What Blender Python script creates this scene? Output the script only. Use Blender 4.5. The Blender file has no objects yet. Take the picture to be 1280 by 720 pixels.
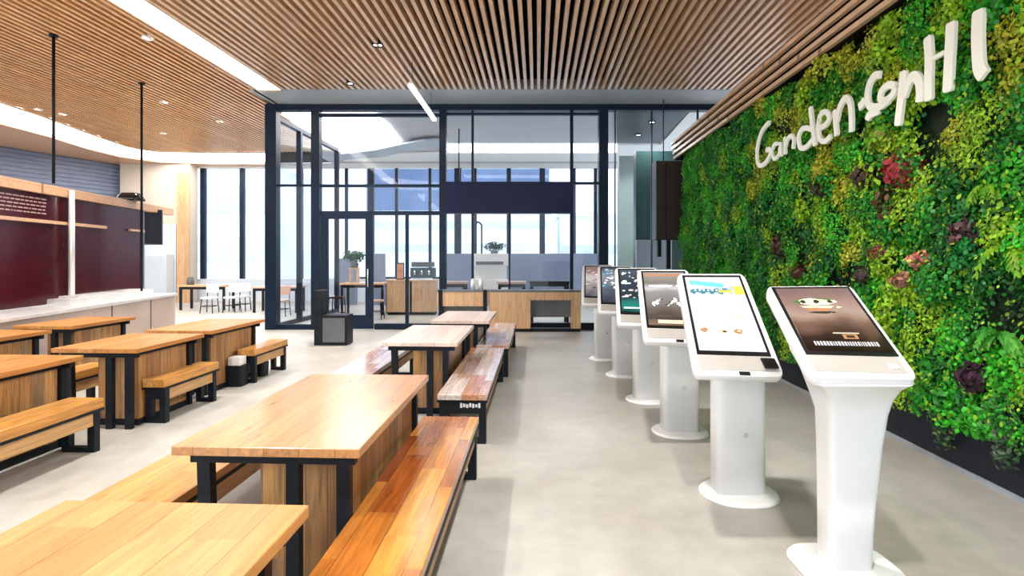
import bpy, bmesh, math, random
import numpy as np
from mathutils import Vector, Matrix
random.seed(7); rng = np.random.default_rng(7)
S = bpy.context.scene; COL = S.collection
F = 700.0; HOR = 322.0; EYE = 1.6; TH = math.atan(32/700.0)
CT, ST = math.cos(TH), math.sin(TH)
ROT = -TH

# ---------------------------------------------------------------- geometry helpers
def X(px, d): return (px-640)*d/F
def Z(py, d): return EYE+(HOR-py)*d/F
def D(py, z): return (EYE-z)*F/(py-HOR)
def at(px, py, z):                       # a point of the plan at height z
    d = D(py, z); return Vector((X(px, d), d, z))
def RW(a, b, z=0.0):                     # room grid (runs along the slats and table rows) to world
    return Vector((a*CT+b*ST, -a*ST+b*CT, z))
def RI(p): return (p.x*CT-p.y*ST, p.x*ST+p.y*CT)

def new(): return bmesh.new()
def box(bm, x0, x1, y0, y1, z0, z1, mi=0, M=None):
    vs = [Vector((x, y, z)) for z in (z0, z1) for y in (y0, y1) for x in (x0, x1)]
    if M is not None: vs = [M @ v for v in vs]
    v = [bm.verts.new(c) for c in vs]
    for f in ((0,2,3,1),(4,5,7,6),(0,1,5,4),(2,6,7,3),(0,4,6,2),(1,3,7,5)):
        fc = bm.faces.new([v[i] for i in f]); fc.material_index = mi
def gbox(bm, a0, a1, b0, b1, z0, z1, mi=0):      # a box laid on the room grid
    box(bm, a0, a1, b0, b1, z0, z1, mi, Matrix.Rotation(ROT, 4, 'Z'))
def cyl(bm, p0, p1, r, r1=None, n=14, mi=0, cap=True):
    p0, p1 = Vector(p0), Vector(p1); r1 = r if r1 is None else r1
    ax = (p1-p0).normalized(); t = Vector((1,0,0)) if abs(ax.x) < .9 else Vector((0,1,0))
    u = ax.cross(t).normalized(); w = ax.cross(u)
    A = [bm.verts.new(p0+(u*math.cos(2*math.pi*i/n)+w*math.sin(2*math.pi*i/n))*r) for i in range(n)]
    B = [bm.verts.new(p1+(u*math.cos(2*math.pi*i/n)+w*math.sin(2*math.pi*i/n))*r1) for i in range(n)]
    for i in range(n):
        f = bm.faces.new([A[i], A[(i+1)%n], B[(i+1)%n], B[i]]); f.smooth = True; f.material_index = mi
    if cap:
        for L in (A[::-1], B): bm.faces.new(L).material_index = mi
def prism(bm, pts, z0, z1, mi=0):        # plan outline between two heights
    lo = [bm.verts.new((p[0], p[1], z0)) for p in pts]; hi = [bm.verts.new((p[0], p[1], z1)) for p in pts]
    n = len(pts)
    for i in range(n): bm.faces.new([lo[i], lo[(i+1)%n], hi[(i+1)%n], hi[i]]).material_index = mi
    bm.faces.new(lo[::-1]).material_index = mi; bm.faces.new(hi).material_index = mi
def loft(bm, rings, mi=0, smooth=True, caps=True):
    R = [[bm.verts.new(p) for p in r] for r in rings]; n = len(R[0])
    for a, b in zip(R, R[1:]):
        for i in range(n):
            f = bm.faces.new([a[i], a[(i+1)%n], b[(i+1)%n], b[i]]); f.smooth = smooth; f.material_index = mi
    if caps:
        bm.faces.new(R[0][::-1]).material_index = mi; bm.faces.new(R[-1]).material_index = mi
def rrect(w, l, r, n=5):                 # rounded rectangle outline, centred
    out = []
    for sx, sy, a0 in ((1,1,0),(-1,1,90),(-1,-1,180),(1,-1,270)):
        for k in range(n+1):
            a = math.radians(a0+90*k/n); out.append((sx*(w/2-r)+r*math.cos(a), sy*(l/2-r)+r*math.sin(a)))
    return out
def obj(name, bm, mats, parent=None, bevel=0, label=None, kind=None):
    bmesh.ops.recalc_face_normals(bm, faces=bm.faces)
    me = bpy.data.meshes.new(name); bm.to_mesh(me); bm.free()
    for m in (mats if isinstance(mats, (list, tuple)) else [mats]): me.materials.append(m)
    o = bpy.data.objects.new(name, me); COL.objects.link(o)
    if parent: o.parent = parent
    if bevel:
        b = o.modifiers.new('bevel', 'BEVEL'); b.width = bevel; b.segments = 2; b.limit_method = 'ANGLE'
    if label: o['label'] = label
    if kind: o['kind'] = kind
    return o
def struct(name, bm, mats, bevel=0): return obj(name, bm, mats, None, bevel, kind='structure')
def tag(o, label, cat, group=None, kind=None):
    o['label'] = label; o['category'] = cat
    if group: o['group'] = group
    if kind: o['kind'] = kind
    return o
def thing(name, label, cat, loc=(0,0,0), rz=0.0, group=None):
    o = bpy.data.objects.new(name, None); COL.objects.link(o)
    o.location = loc; o.rotation_euler = (0,0,rz); o.empty_display_size = .1
    return tag(o, label, cat, group)
def dup(root, loc, rz=None, label=None, group=None):
    r = root.copy(); COL.objects.link(r); r.location = loc
    if rz is not None: r.rotation_euler = (0,0,rz)
    if label: r['label'] = label
    if group: r['group'] = group
    for ch in list(root.children):
        c = ch.copy(); COL.objects.link(c); c.parent = r
        for g in ch.children:
            q = g.copy(); COL.objects.link(q); q.parent = c
    return r

# ---------------------------------------------------------------- materials
def base(name, col, rough=.5, metal=0, coat=0, spec=.5):
    m = bpy.data.materials.new(name); m.use_nodes = True
    b = m.node_tree.nodes['Principled BSDF']
    b.inputs['Base Color'].default_value = (*col, 1); b.inputs['Roughness'].default_value = rough
    b.inputs['Metallic'].default_value = metal; b.inputs['Coat Weight'].default_value = coat
    b.inputs['Specular IOR Level'].default_value = spec
    return m
def mottled(name, c1, c2, scale=3, rough=.5, metal=0, bump=0, spec=.5, detail=6, coat=0, stretch=(1,1,1)):
    m = base(name, c1, rough, metal, coat, spec); nt = m.node_tree; N = nt.nodes; L = nt.links
    b = N['Principled BSDF']
    tc = N.new('ShaderNodeTexCoord'); mp = N.new('ShaderNodeMapping'); mp.inputs['Scale'].default_value = stretch
    no = N.new('ShaderNodeTexNoise'); no.inputs['Scale'].default_value = scale; no.inputs['Detail'].default_value = detail
    r = N.new('ShaderNodeValToRGB'); r.color_ramp.elements[0].color = (*c1,1); r.color_ramp.elements[1].color = (*c2,1)
    r.color_ramp.elements[0].position = .35; r.color_ramp.elements[1].position = .65
    L.new(tc.outputs['Object'], mp.inputs['Vector']); L.new(mp.outputs[0], no.inputs['Vector'])
    L.new(no.outputs['Fac'], r.inputs['Fac']); L.new(r.outputs[0], b.inputs['Base Color'])
    if bump:
        bp = N.new('ShaderNodeBump'); bp.inputs['Strength'].default_value = bump; bp.inputs['Distance'].default_value = .02
        L.new(no.outputs['Fac'], bp.inputs['Height']); L.new(bp.outputs[0], b.inputs['Normal'])
    return m
def emit(name, col, s):
    m = base(name, col, .4); b = m.node_tree.nodes['Principled BSDF']
    b.inputs['Emission Color'].default_value = (*col, 1); b.inputs['Emission Strength'].default_value = s
    return m
def wood(name, cols, pw=.14, pl=1.3, across='X', along='Y', rough=.3, coat=.3, seed=0., grain=.45, knots=True):
    """boards of their own tone laid along one axis, with grain, knots and butt joints"""
    m = base(name, cols[0], rough, 0, coat); nt = m.node_tree; N = nt.nodes; L = nt.links; b = N['Principled BSDF']
    b.inputs['Coat Roughness'].default_value = .18
    tc = N.new('ShaderNodeTexCoord'); sp = N.new('ShaderNodeSeparateXYZ'); L.new(tc.outputs['Object'], sp.inputs[0])
    def mth(op, a, bb=None, clamp=False):
        n = N.new('ShaderNodeMath'); n.operation = op; n.use_clamp = clamp
        for i, v in enumerate((a, bb)):
            if v is None: continue
            if isinstance(v, (int, float)): n.inputs[i].default_value = v
            else: L.new(v, n.inputs[i])
        return n.outputs[0]
    u = mth('ADD', mth('DIVIDE', sp.outputs[across], pw), 50.03+seed); iu = mth('FLOOR', u)
    w1 = N.new('ShaderNodeTexWhiteNoise'); w1.noise_dimensions = '1D'; L.new(iu, w1.inputs['W'])
    v = mth('ADD', mth('DIVIDE', sp.outputs[along], pl), mth('MULTIPLY', w1.outputs['Value'], 7.3)); iv = mth('FLOOR', v)
    w2 = N.new('ShaderNodeTexWhiteNoise'); w2.noise_dimensions = '2D'
    cb = N.new('ShaderNodeCombineXYZ'); L.new(iu, cb.inputs[0]); L.new(iv, cb.inputs[1]); L.new(cb.outputs[0], w2.inputs['Vector'])
    r = N.new('ShaderNodeValToRGB'); cr = r.color_ramp; cr.interpolation = 'LINEAR'
    while len(cr.elements) < len(cols): cr.elements.new(.5)
    for i, c in enumerate(cols): cr.elements[i].position = i/(len(cols)-1); cr.elements[i].color = (*c, 1)
    L.new(w2.outputs['Value'], r.inputs['Fac'])
    mp = N.new('ShaderNodeMapping'); sc = {'X':1.,'Y':1.,'Z':1.}; 
    for k in sc: sc[k] = 22.
    sc[along] = 1.6
    mp.inputs['Scale'].default_value = (sc['X'], sc['Y'], sc['Z'])
    off = N.new('ShaderNodeVectorMath'); off.operation = 'ADD'; L.new(tc.outputs['Object'], off.inputs[0]); L.new(w2.outputs['Color'], off.inputs[1])
    L.new(off.outputs[0], mp.inputs['Vector'])
    no = N.new('ShaderNodeTexNoise'); no.inputs['Scale'].default_value = 1.6; no.inputs['Detail'].default_value = 7; no.inputs['Distortion'].default_value = .8
    L.new(mp.outputs[0], no.inputs['Vector'])
    gr = N.new('ShaderNodeMapRange'); gr.inputs['From Min'].default_value = .3; gr.inputs['From Max'].default_value = .7
    gr.inputs['To Min'].default_value = 1-grain; gr.inputs['To Max'].default_value = 1.12; L.new(no.outputs['Fac'], gr.inputs['Value'])
    fac = gr.outputs[0]
    if knots:
        mp2 = N.new('ShaderNodeMapping'); s2 = {'X':5.,'Y':5.,'Z':5.}; s2[along] = 1.7
        mp2.inputs['Scale'].default_value = (s2['X'], s2['Y'], s2['Z']); L.new(off.outputs[0], mp2.inputs['Vector'])
        n2 = N.new('ShaderNodeTexNoise'); n2.inputs['Scale'].default_value = 1.1; n2.inputs['Detail'].default_value = 5; n2.inputs['Roughness'].default_value = .7
        L.new(mp2.outputs[0], n2.inputs['Vector'])
        k = N.new('ShaderNodeMapRange'); k.inputs['From Min'].default_value = .64; k.inputs['From Max'].default_value = .74
        k.inputs['To Min'].default_value = 1; k.inputs['To Max'].default_value = .35; L.new(n2.outputs['Fac'], k.inputs['Value'])
        fac = mth('MULTIPLY', fac, k.outputs[0])
    # the fine dark joint between boards
    fr = mth('FRACT', u); e = mth('ABSOLUTE', mth('SUBTRACT', fr, .5)); j = mth('LESS_THAN', e, .5-.0016/pw)
    j = mth('ADD', mth('MULTIPLY', j, .6), .4)
    fac = mth('MULTIPLY', fac, j)
    mx = N.new('ShaderNodeVectorMath'); mx.operation = 'SCALE'; L.new(r.outputs[0], mx.inputs[0]); L.new(fac, mx.inputs['Scale'])
    L.new(mx.outputs[0], b.inputs['Base Color'])
    rr = N.new('ShaderNodeMapRange'); rr.inputs['To Min'].default_value = rough*.8; rr.inputs['To Max'].default_value = rough*1.5
    L.new(no.outputs['Fac'], rr.inputs['Value']); L.new(rr.outputs[0], b.inputs['Roughness'])
    return m
def glass_mat(name, tint, ior=1.3):
    m = bpy.data.materials.new(name); m.use_nodes = True; nt = m.node_tree; N = nt.nodes; L = nt.links
    N.remove(N['Principled BSDF']); out = N['Material Output']
    t = N.new('ShaderNodeBsdfTransparent'); t.inputs[0].default_value = (*tint, 1)
    g = N.new('ShaderNodeBsdfGlossy'); g.inputs['Roughness'].default_value = .02
    lw = N.new('ShaderNodeFresnel'); lw.inputs['IOR'].default_value = ior
    mx = N.new('ShaderNodeMixShader'); L.new(lw.outputs[0], mx.inputs[0]); L.new(t.outputs[0], mx.inputs[1]); L.new(g.outputs[0], mx.inputs[2])
    L.new(mx.outputs[0], out.inputs['Surface']); return m

BLOND = [(.66,.36,.13),(.72,.43,.19),(.58,.29,.09),(.75,.48,.24)]
HONEY = [(.60,.27,.07),(.68,.36,.12),(.50,.20,.045),(.70,.42,.18)]
M = {}
M['top_a'] = wood('table_wood', [(.55,.245,.065),(.60,.30,.09),(.50,.20,.045),(.64,.34,.12)], .165, 2.4, rough=.28, coat=.35, grain=.3, seed=3)
M['top_b'] = wood('table_wood_tan', [(.50,.22,.075),(.56,.28,.11),(.52,.245,.085),(.60,.33,.15)], .16, 2.4, rough=.27, coat=.35, grain=.35, seed=11)
M['top_c'] = wood('table_wood_glare', [(.66,.53,.45),(.62,.48,.40),(.72,.60,.52)], .16, 2.2, rough=.4, coat=.4, grain=.08, seed=5, knots=False)  # far tops lightened, window glare worked into the board colours
M['top_l'] = wood('left_table_wood', [(.52,.225,.05),(.46,.18,.035),(.57,.27,.075)], .15, 1.6, rough=.4, coat=.15, grain=.3, seed=7)
M['bench_a'] = wood('bench_wood_stained', [(.22,.04,.010),(.58,.23,.035),(.34,.075,.014),(.66,.30,.05),(.28,.055,.014)], .14, .75, rough=.16, coat=.7, grain=.4, seed=2)
M['bench_b'] = wood('bench_wood_red_glare', [(.76,.66,.62),(.72,.60,.56),(.55,.20,.06),(.72,.60,.55),(.66,.36,.18),(.76,.66,.62)], .14, 1.1, rough=.16, coat=.7, grain=.4, seed=9)  # whitish boards have window glare put into their colour, red ones are wood
M['bench_c'] = wood('bench_wood_gold', [(.60,.28,.06),(.54,.22,.04),(.66,.34,.10)], .14, 1.2, rough=.3, coat=.3, grain=.4, seed=4)
M['clad'] = wood('cladding_wood', [(.45,.19,.045),(.66,.36,.12),(.34,.13,.035),(.60,.33,.14),(.52,.24,.07),(.38,.22,.12)], .105, 3, 'X', 'Z', rough=.42, coat=.08, grain=.55, seed=1)
M['cladY'] = wood('cladding_wood_side', [(.45,.19,.045),(.60,.33,.12),(.30,.13,.045),(.52,.30,.14),(.36,.22,.12),(.42,.20,.07)], .105, 3, 'Y', 'Z', rough=.42, coat=.08, grain=.55, seed=6)
M['counter_wood'] = wood('counter_wood', [(.68,.40,.20),(.74,.46,.25),(.62,.35,.17)], .2, 3, 'X', 'Z', rough=.35, coat=.2, grain=.3, seed=8)
M['beam'] = wood('beam_wood', [(.62,.36,.20),(.66,.40,.25)], .3, 5, 'Z', 'Y', rough=.4, coat=.2, grain=.25, knots=False)
M['slat_warm_lit'] = wood('slat_wood_warm_lit', [(.84,.47,.20),(.80,.42,.17),(.88,.54,.26)], .129, 6, 'X', 'Y', rough=.35, coat=.2, grain=.3, knots=False)  # same wood as the centre, warm lamp light put into its colour
M['slat'] = wood('slat_wood_daylit', [(.80,.53,.33),(.75,.47,.27),(.85,.60,.40)], .129, 6, 'X', 'Y', rough=.32, coat=.4, grain=.3, knots=False)  # same wood as the left, paler tone paints in the neutral daylight
M['steel'] = mottled('black_steel', (.006,.008,.012), (.011,.014,.020), 8, .5, spec=.2)
M['navy'] = mottled('navy_frame', (.004,.012,.030), (.007,.018,.042), 3, .4, spec=.2)
M['navy_panel'] = mottled('navy_panel', (.006,.010,.045), (.009,.014,.058), 1.2, .4, spec=.2)
M['floor'] = None
M['white'] = mottled('white_kiosk_shell', (.80,.81,.82), (.86,.86,.87), 2, .28, coat=.3)
M['greyband'] = mottled('warm_grey_band', (.45,.42,.39), (.5,.47,.44), 3, .4)
M['black'] = mottled('black_gloss', (.008,.008,.010), (.014,.014,.017), 5, .15)
M['dark'] = mottled('dark_backing', (.004,.003,.003), (.008,.005,.004), 2, .95, spec=.1)
M['cove'] = emit('cove_light', (1,.97,.93), 4.0)
M['lamp'] = emit('lamp_glow', (1,.97,.92), 14)
M['lampw'] = emit('warm_lamp_glow', (1,.93,.80), 14)
M['linear'] = emit('linear_glow', (1,.97,.94), 8)
M['ceil'] = mottled('plaster_ceiling', (.52,.53,.58), (.56,.57,.62), .7, .6)
M['ceilw'] = mottled('white_plaster', (.84,.84,.82), (.88,.88,.86), .8, .6)
M['ceild'] = mottled('dark_teal_ceiling', (.022,.038,.045), (.030,.046,.053), .8, .5)
M['beige'] = mottled('beige_plaster', (.58,.50,.42), (.64,.55,.46), .9, .6)
M['greystrip'] = mottled('grey_soffit', (.34,.39,.44), (.38,.43,.48), .8, .45)
M['maroon'] = mottled('maroon_glass', (.038,.002,.005), (.062,.003,.009), .9, .2, spec=.18)
M['inox'] = mottled('brushed_metal', (.80,.79,.79), (.88,.87,.87), 4, .28, .4, stretch=(1,12,1))
M['pinkstone'] = mottled('taupe_counter_front', (.46,.36,.31), (.54,.43,.38), 1.5, .45)
M['palewall'] = mottled('pale_blue_wall', (.62,.70,.78), (.68,.75,.82), 1, .5)
M['bluewall'] = mottled('slate_blue_wall', (.16,.20,.30), (.20,.24,.35), 1, .5)
M['slate'] = mottled('slate_base', (.012,.015,.026), (.020,.023,.036), 1.5, .55, spec=.25)
M['glass'] = glass_mat('clear_glass', (.95,.975,1.0))
M['glassw'] = glass_mat('window_glass', (.94,.975,1.0))
M['glass_side'] = glass_mat('side_glass', (.96,.98,1.0), 1.06)
M['brown'] = mottled('dark_brown_panel', (.030,.018,.015), (.042,.026,.022), 2, .4)
M['chrome'] = mottled('chrome', (.7,.7,.7), (.8,.8,.8), 5, .2, 1)
M['whiteobj'] = mottled('white_ceramic', (.8,.8,.8), (.88,.88,.88), 5, .3)
M['teal'] = mottled('dark_teal_enamel', (.02,.06,.07), (.035,.09,.10), 5, .3)
M['concrete'] = mottled('exterior_concrete', (.74,.78,.83), (.82,.86,.90), .3, .8)
M['extglass'] = mottled('exterior_glass', (.42,.55,.72), (.50,.62,.78), .4, .15)
M['paving'] = mottled('exterior_paving', (.6,.62,.65), (.7,.72,.75), .4, .8)
M['sign'] = emit('lit_sign_face', (1,1,.88), .07); M['sign'].node_tree.nodes['Principled BSDF'].inputs['Base Color'].default_value = (.8,.8,.7,1)
M['sticker'] = base('white_sticker', (.8,.8,.8), .5)
M['greymat'] = mottled('grey_steel_panel', (.10,.11,.12), (.14,.15,.16), 3, .4)
M['pinktop'] = mottled('rosy_table_top', (.60,.36,.26), (.66,.42,.32), 4, .3)

def floor_mat():
    m = base('polished_concrete', (.5,.5,.48), .4); nt = m.node_tree; N = nt.nodes; L = nt.links; b = N['Principled BSDF']
    tc = N.new('ShaderNodeTexCoord')
    a = N.new('ShaderNodeTexNoise'); a.inputs['Scale'].default_value = .55; a.inputs['Detail'].default_value = 5
    c = N.new('ShaderNodeTexNoise'); c.inputs['Scale'].default_value = 5; c.inputs['Detail'].default_value = 9; c.inputs['Roughness'].default_value = .65
    for n in (a, c): L.new(tc.outputs['Object'], n.inputs['Vector'])
    r = N.new('ShaderNodeValToRGB'); r.color_ramp.elements[0].position = .38; r.color_ramp.elements[1].position = .64
    r.color_ramp.elements[0].color = (.355,.335,.30,1); r.color_ramp.elements[1].color = (.47,.46,.43,1)
    L.new(a.outputs['Fac'], r.inputs['Fac'])
    mr = N.new('ShaderNodeMapRange'); mr.inputs['From Min'].default_value = .3; mr.inputs['From Max'].default_value = .7
    mr.inputs['To Min'].default_value = .84; mr.inputs['To Max'].default_value = 1.08; L.new(c.outputs['Fac'], mr.inputs['Value'])
    s = N.new('ShaderNodeVectorMath'); s.operation = 'SCALE'; L.new(r.outputs[0], s.inputs[0]); L.new(mr.outputs[0], s.inputs['Scale'])
    L.new(s.outputs[0], b.inputs['Base Color'])
    rr = N.new('ShaderNodeMapRange'); rr.inputs['To Min'].default_value = .28; rr.inputs['To Max'].default_value = .55
    L.new(c.outputs['Fac'], rr.inputs['Value']); L.new(rr.outputs[0], b.inputs['Roughness'])
    return m
M['floor'] = floor_mat()
M['blindslat'] = mottled('blind_slats', (.16,.19,.29), (.20,.24,.35), 2, .5)

# ---------------------------------------------------------------- world, camera
w = bpy.data.worlds.new('world'); S.world = w; w.use_nodes = True
bg = w.node_tree.nodes['Background']; bg.inputs[0].default_value = (.87,.935,1.0,1); bg.inputs[1].default_value = 1.35
cd = bpy.data.cameras.new('camera'); cam = bpy.data.objects.new('camera', cd); COL.objects.link(cam)
cam.location = (0,0,EYE); cam.rotation_euler = (math.pi/2,0,0)
cd.sensor_width = 36; cd.lens = 36*F/1280; cd.shift_y = -(360-HOR)/1280; cd.clip_start = .05; cd.clip_end = 300
S.camera = cam
S.view_settings.view_transform = 'Standard'; S.view_settings.look = 'None'
S.view_settings.exposure = 1.0; S.view_settings.gamma = 1; S.view_settings.use_curve_mapping = False

# ---------------------------------------------------------------- the room shell
CZ = 5.0
bm = new(); box(bm, -26, 9, -4, 21.2, -.12, 0); struct('floor', bm, M['floor'])
bm = new(); box(bm, -90, 90, 21.2, 140, -.3, -.02); struct('ground', bm, M['paving'])

DE = 3.4*F/210             # where the slats stop
# central slatted ceiling
o = thing('ceiling', '', '', (0,0,0), ROT); del o['label']; del o['category']; o['kind'] = 'structure'
bm = new(); box(bm, -5.2, 5.3, -3, DE+.35, CZ+.22, CZ+.30); obj('ceiling_backing', bm, M['dark'], o, kind='structure')
bm = new(); n = 0
a = -5.17
while a < 5.2:
    yend = DE + a*ST; box(bm, a, a+.058, -3, yend, CZ, CZ+.12); a += .129
obj('ceiling_slats', bm, M['slat'], o, kind='structure')
bm = new()
for b0 in np.arange(-2, 11, 1.8): box(bm, -5.2, 5.2, b0, b0+.05, CZ+.12, CZ+.16)
obj('ceiling_carriers', bm, M['dark'], o, kind='structure')
# grey soffit over the partition
bm = new(); box(bm, X(338,12.4)+.0, 5.4, DE+.02, 12.5, CZ-.0, CZ+.35); struct('ceiling_soffit', bm, M['greystrip'])
# light slot left of the slats
bm = new()
gbox(bm, -5.64, -5.20, -3, 11.15, CZ+.01, CZ+.05); struct('ceiling_light_slot', bm, M['cove'])
bm = new()
gbox(bm, -5.68, -5.64, -3, 11.3, CZ-.01, CZ+.16); gbox(bm, -5.20, -5.18, -3, 11.2, CZ+.0, CZ+.16); gbox(bm, -5.64, -5.20, 11.15, 11.22, CZ-.01, CZ+.16)
struct('ceiling_slot_trim', bm, M['slat'])
# left slatted ceiling up to the curved light cove
cA = [(-60,104),(0,128),(60,148),(120,170),(158,183),(176,187),(200,190),(260,191),(345,191)]
cB = [(-60,132),(0,152),(60,168),(110,184),(150,194),(200,201),(260,203),(345,203)]
wa = [Vector((-10.9,-2,CZ))]+[at(p[0], p[1], CZ) for p in cA]
PB = [Vector((-12.5,-2,CZ))]+[at(p[0], p[1], CZ) for p in cB]
ga = [RI(p) for p in wa]
bm = new(); a = -5.78
def crossings(a):
    out = []
    for (a0,b0),(a1,b1) in zip(ga, ga[1:]):
        if (a0-a)*(a1-a) <= 0 and a0 != a1: out.append(b0+(b1-b0)*(a-a0)/(a1-a0))
    return sorted(out)
while a > -12.7:
    c = crossings(a)
    if not c:
        if a < -10: a -= .129; continue
        c = [17.7]
    s0, e = (c[0], c[-1]) if (len(c) > 1 and a < ga[0][0]) else (-2, c[-1])
    if e-s0 > .1: box(bm, a, a+.056, s0, e, CZ, CZ+.09)
    a -= .129
o = obj('ceiling_slats', bm, M['slat_warm_lit'], kind='structure'); o.rotation_euler.z = ROT
bm = new(); gbox(bm, -24, -5.66, -2, 21, CZ+.22, CZ+.3); struct('ceiling_backing', bm, M['dark'])
bm = new(); pts = [(p.x,p.y) for p in wa]+[(p.x,p.y+.05) for p in PB[::-1]]
prism(bm, pts, CZ+.03, CZ+.07); struct('ceiling_cove_light', bm, M['cove'])
bm = new(); pts = [(p.x, p.y) for p in PB]+[(X(345,20.9),20.95),(-24,20.95),(-24,-2)]
prism(bm, pts, CZ-.06, CZ+.12); struct('ceiling_cove_soffit', bm, M['beam'])
bm = new()
for p, q in zip(wa, wa[1:]):
    n_ = Vector((-(q-p).y, (q-p).x, 0)).normalized()*.04
    prism(bm, [(p.x,p.y),(q.x,q.y),(q.x+n_.x,q.y+n_.y),(p.x+n_.x,p.y+n_.y)], CZ-.01, CZ+.1)
struct('ceiling_cove_trim', bm, M['beige'])

# ceiling of the room behind the glass
def zpoly(name, pxs, mat, z0, th=.05):
    bm = new(); prism(bm, [(at(p[0], p[1], z0).x, at(p[0], p[1], z0).y) for p in pxs], z0, z0+th); return struct(name, bm, mat)
bm = new(); box(bm, -6.6, 9, 12.5, 21, CZ+.06, CZ+.12); struct('ceiling_rear', bm, M['ceil'])
zpoly('ceiling_rear_cove', [(560,181),(905,181),(905,190),(560,190)], M['cove'], CZ+.03)
zpoly('ceiling_rear_lower_cove', [(430,194),(560,191),(905,191),(905,202),(430,202)], M['ceilw'], CZ+.0)
zpoly('ceiling_light_panel', [(352,141),(466,141),(484,158),(501,179),(470,186),(432,192),(398,180)], M['cove'], CZ+.0)
zpoly('ceiling_curved_fascia', [(425,193),(468,188),(500,181),(530,176),(552,175),(552,180),(530,184),(505,190),(480,196),(430,200)], M['greystrip'], CZ-.08)
zpoly('ceiling_dark_panel', [(771,139),(861,139),(824,179),(771,179)], M['ceild'], CZ-.01)
zpoly('ceiling_right_light_panel', [(863,139),(935,139),(880,188),(771,196),(771,181),(826,181)], M['ceilw'], CZ-.01)

# far window wall
WD = 20.5
def zz(py, d): return Z(py, d)
bm = new(); box(bm, X(236,WD), X(905,WD), WD, WD+.25, 0, .82)
struct('wall_back', bm, M['palewall'])
bm = new(); box(bm, X(236,WD), X(905,WD), WD, WD+.25, CZ-.12, CZ+.06); struct('trim_1', bm, M['ceilw'])
frame = new()
for px, wd, y1 in ((252,.17,0),(301,.15,0),(345,.1,0),(375,.12,0),(432,.1,0),(463,.22,0),(495,.1,0),(537,.1,0),(572,.25,0),(594,.1,0),(636,.16,0),(678,.2,0),(718,.12,0),(745,.12,0),(790,.12,0),(838,.12,0)):
    xc = X(px, WD); box(frame, xc-wd/2, xc+wd/2, WD+.05, WD+.2, .82, CZ-.1)
for zb in (.82,):
    box(frame, X(420,WD), X(850,WD), WD+.07, WD+.17, zb, zb+.07)
wn = struct('window_1', frame, M['navy'])
bm = new(); box(bm, X(240,WD), X(850,WD), WD+.11, WD+.12, .82, CZ-.1); obj('window_pane', bm, M['glassw'], wn, kind='structure')

# buildings outside
def building(label, px0, px1, d, dep, h, bands, mat):
    t = thing('building', label, 'building', ((X(px0,d)+X(px1,d))/2, d, -.02))
    hw = (X(px1,d)-X(px0,d))/2
    bm = new(); box(bm, -hw, hw, 0, dep, 0, h); obj('facade', bm, mat, t)
    for z0, z1, mm in bands:
        b2 = new(); box(b2, -hw*.97, hw*.97, -.06, .02, z0, z1); obj('window_band', b2, mm, t)
    b2 = new(); box(b2, -hw-.2, hw+.2, -.3, dep, h, h+.35); obj('parapet', b2, mat, t)
    return t
M['extdark'] = mottled('exterior_blue_glass', (.07,.11,.22), (.12,.18,.32), .25, .3)
M['extlight'] = mottled('exterior_pale_glass', (.52,.54,.57), (.62,.64,.67), .3, .5)
building('pale block with window bands outside beyond the left windows', 225, 345, 46, 10, 9, [(1.2,3.2,M['extlight']),(5.2,7.6,M['extlight'])], M['concrete'])
building('long building with a dark blue glazed upper storey outside beyond the glazed room', 455, 690, 52, 12, 15, [(6.0,9.9,M['extdark']),(10.6,14.5,M['extdark']),(2.2,2.9,M['extlight']),(4.3,5.0,M['extlight'])], M['concrete'])
building('low pale block outside seen right of the dark bulkhead', 700, 775, 60, 12, 6, [(2,3,M['extlight'])], M['concrete'])

# left back wall group: pillar wall, blinds
PD = 19.9
bm = new(); box(bm, X(150,PD), X(237,PD), PD, PD+.5, 0, CZ-.06); struct('wall_left_back', bm, M['beige'])
bm = new(); box(bm, X(222,PD), X(237,PD)+.02, PD-.06, PD+.0, 0, 4.6); struct('trim_2', bm, M['counter_wood'])
bm = new(); box(bm, X(176,PD), X(221,PD), PD-.05, PD, 0, Z(281,PD)); struct('trim_3', bm, M['palewall'])
t = thing('pale_cabinet', 'pale blue cabinet against the wall below the black television', 'cabinet', (X(201,PD), PD-.5, 0))
hw = .5; bm = new(); box(bm, -hw, hw, 0, .43, 0, Z(318,PD)); obj('body', bm, M['palewall'], t, .01)
bm = new(); box(bm, -hw+.03, hw-.03, -.02, 0, .08, Z(318,PD)-.04); obj('door', bm, M['palewall'], t, .005)
bm = new(); cyl(bm, (-.36,-.05,Z(336,PD)), (-.36,-.05,Z(326,PD)), .025); obj('handle', bm, M['chrome'], t)
# oblique wall with the blinds on the left
p0 = Vector((-16.2, 14.2, 0)); p1 = Vector((X(156,20.4), 20.4, 0)); dv = p1-p0; aw = math.atan2(dv.y, dv.x)
bm = new(); box(bm, 0, dv.length, 0, .12, 0, CZ-.06)
o = struct('wall_left', bm, M['bluewall']); o.location = p0; o.rotation_euler.z = aw
bm = new(); box(bm, 0, dv.length-.1, -.02, -.005, 2.6, CZ-.1)
for i in range(17):
    z0 = 2.6+i*.138; box(bm, 0, dv.length-.1, -.06, -.02, z0, z0+.085)
o = tag(obj('window_blind', bm, M['blindslat']), 'slate blue horizontal slatted blind high on the wall above the maroon screen', 'blind'); o.location = p0; o.rotation_euler.z = aw

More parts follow.
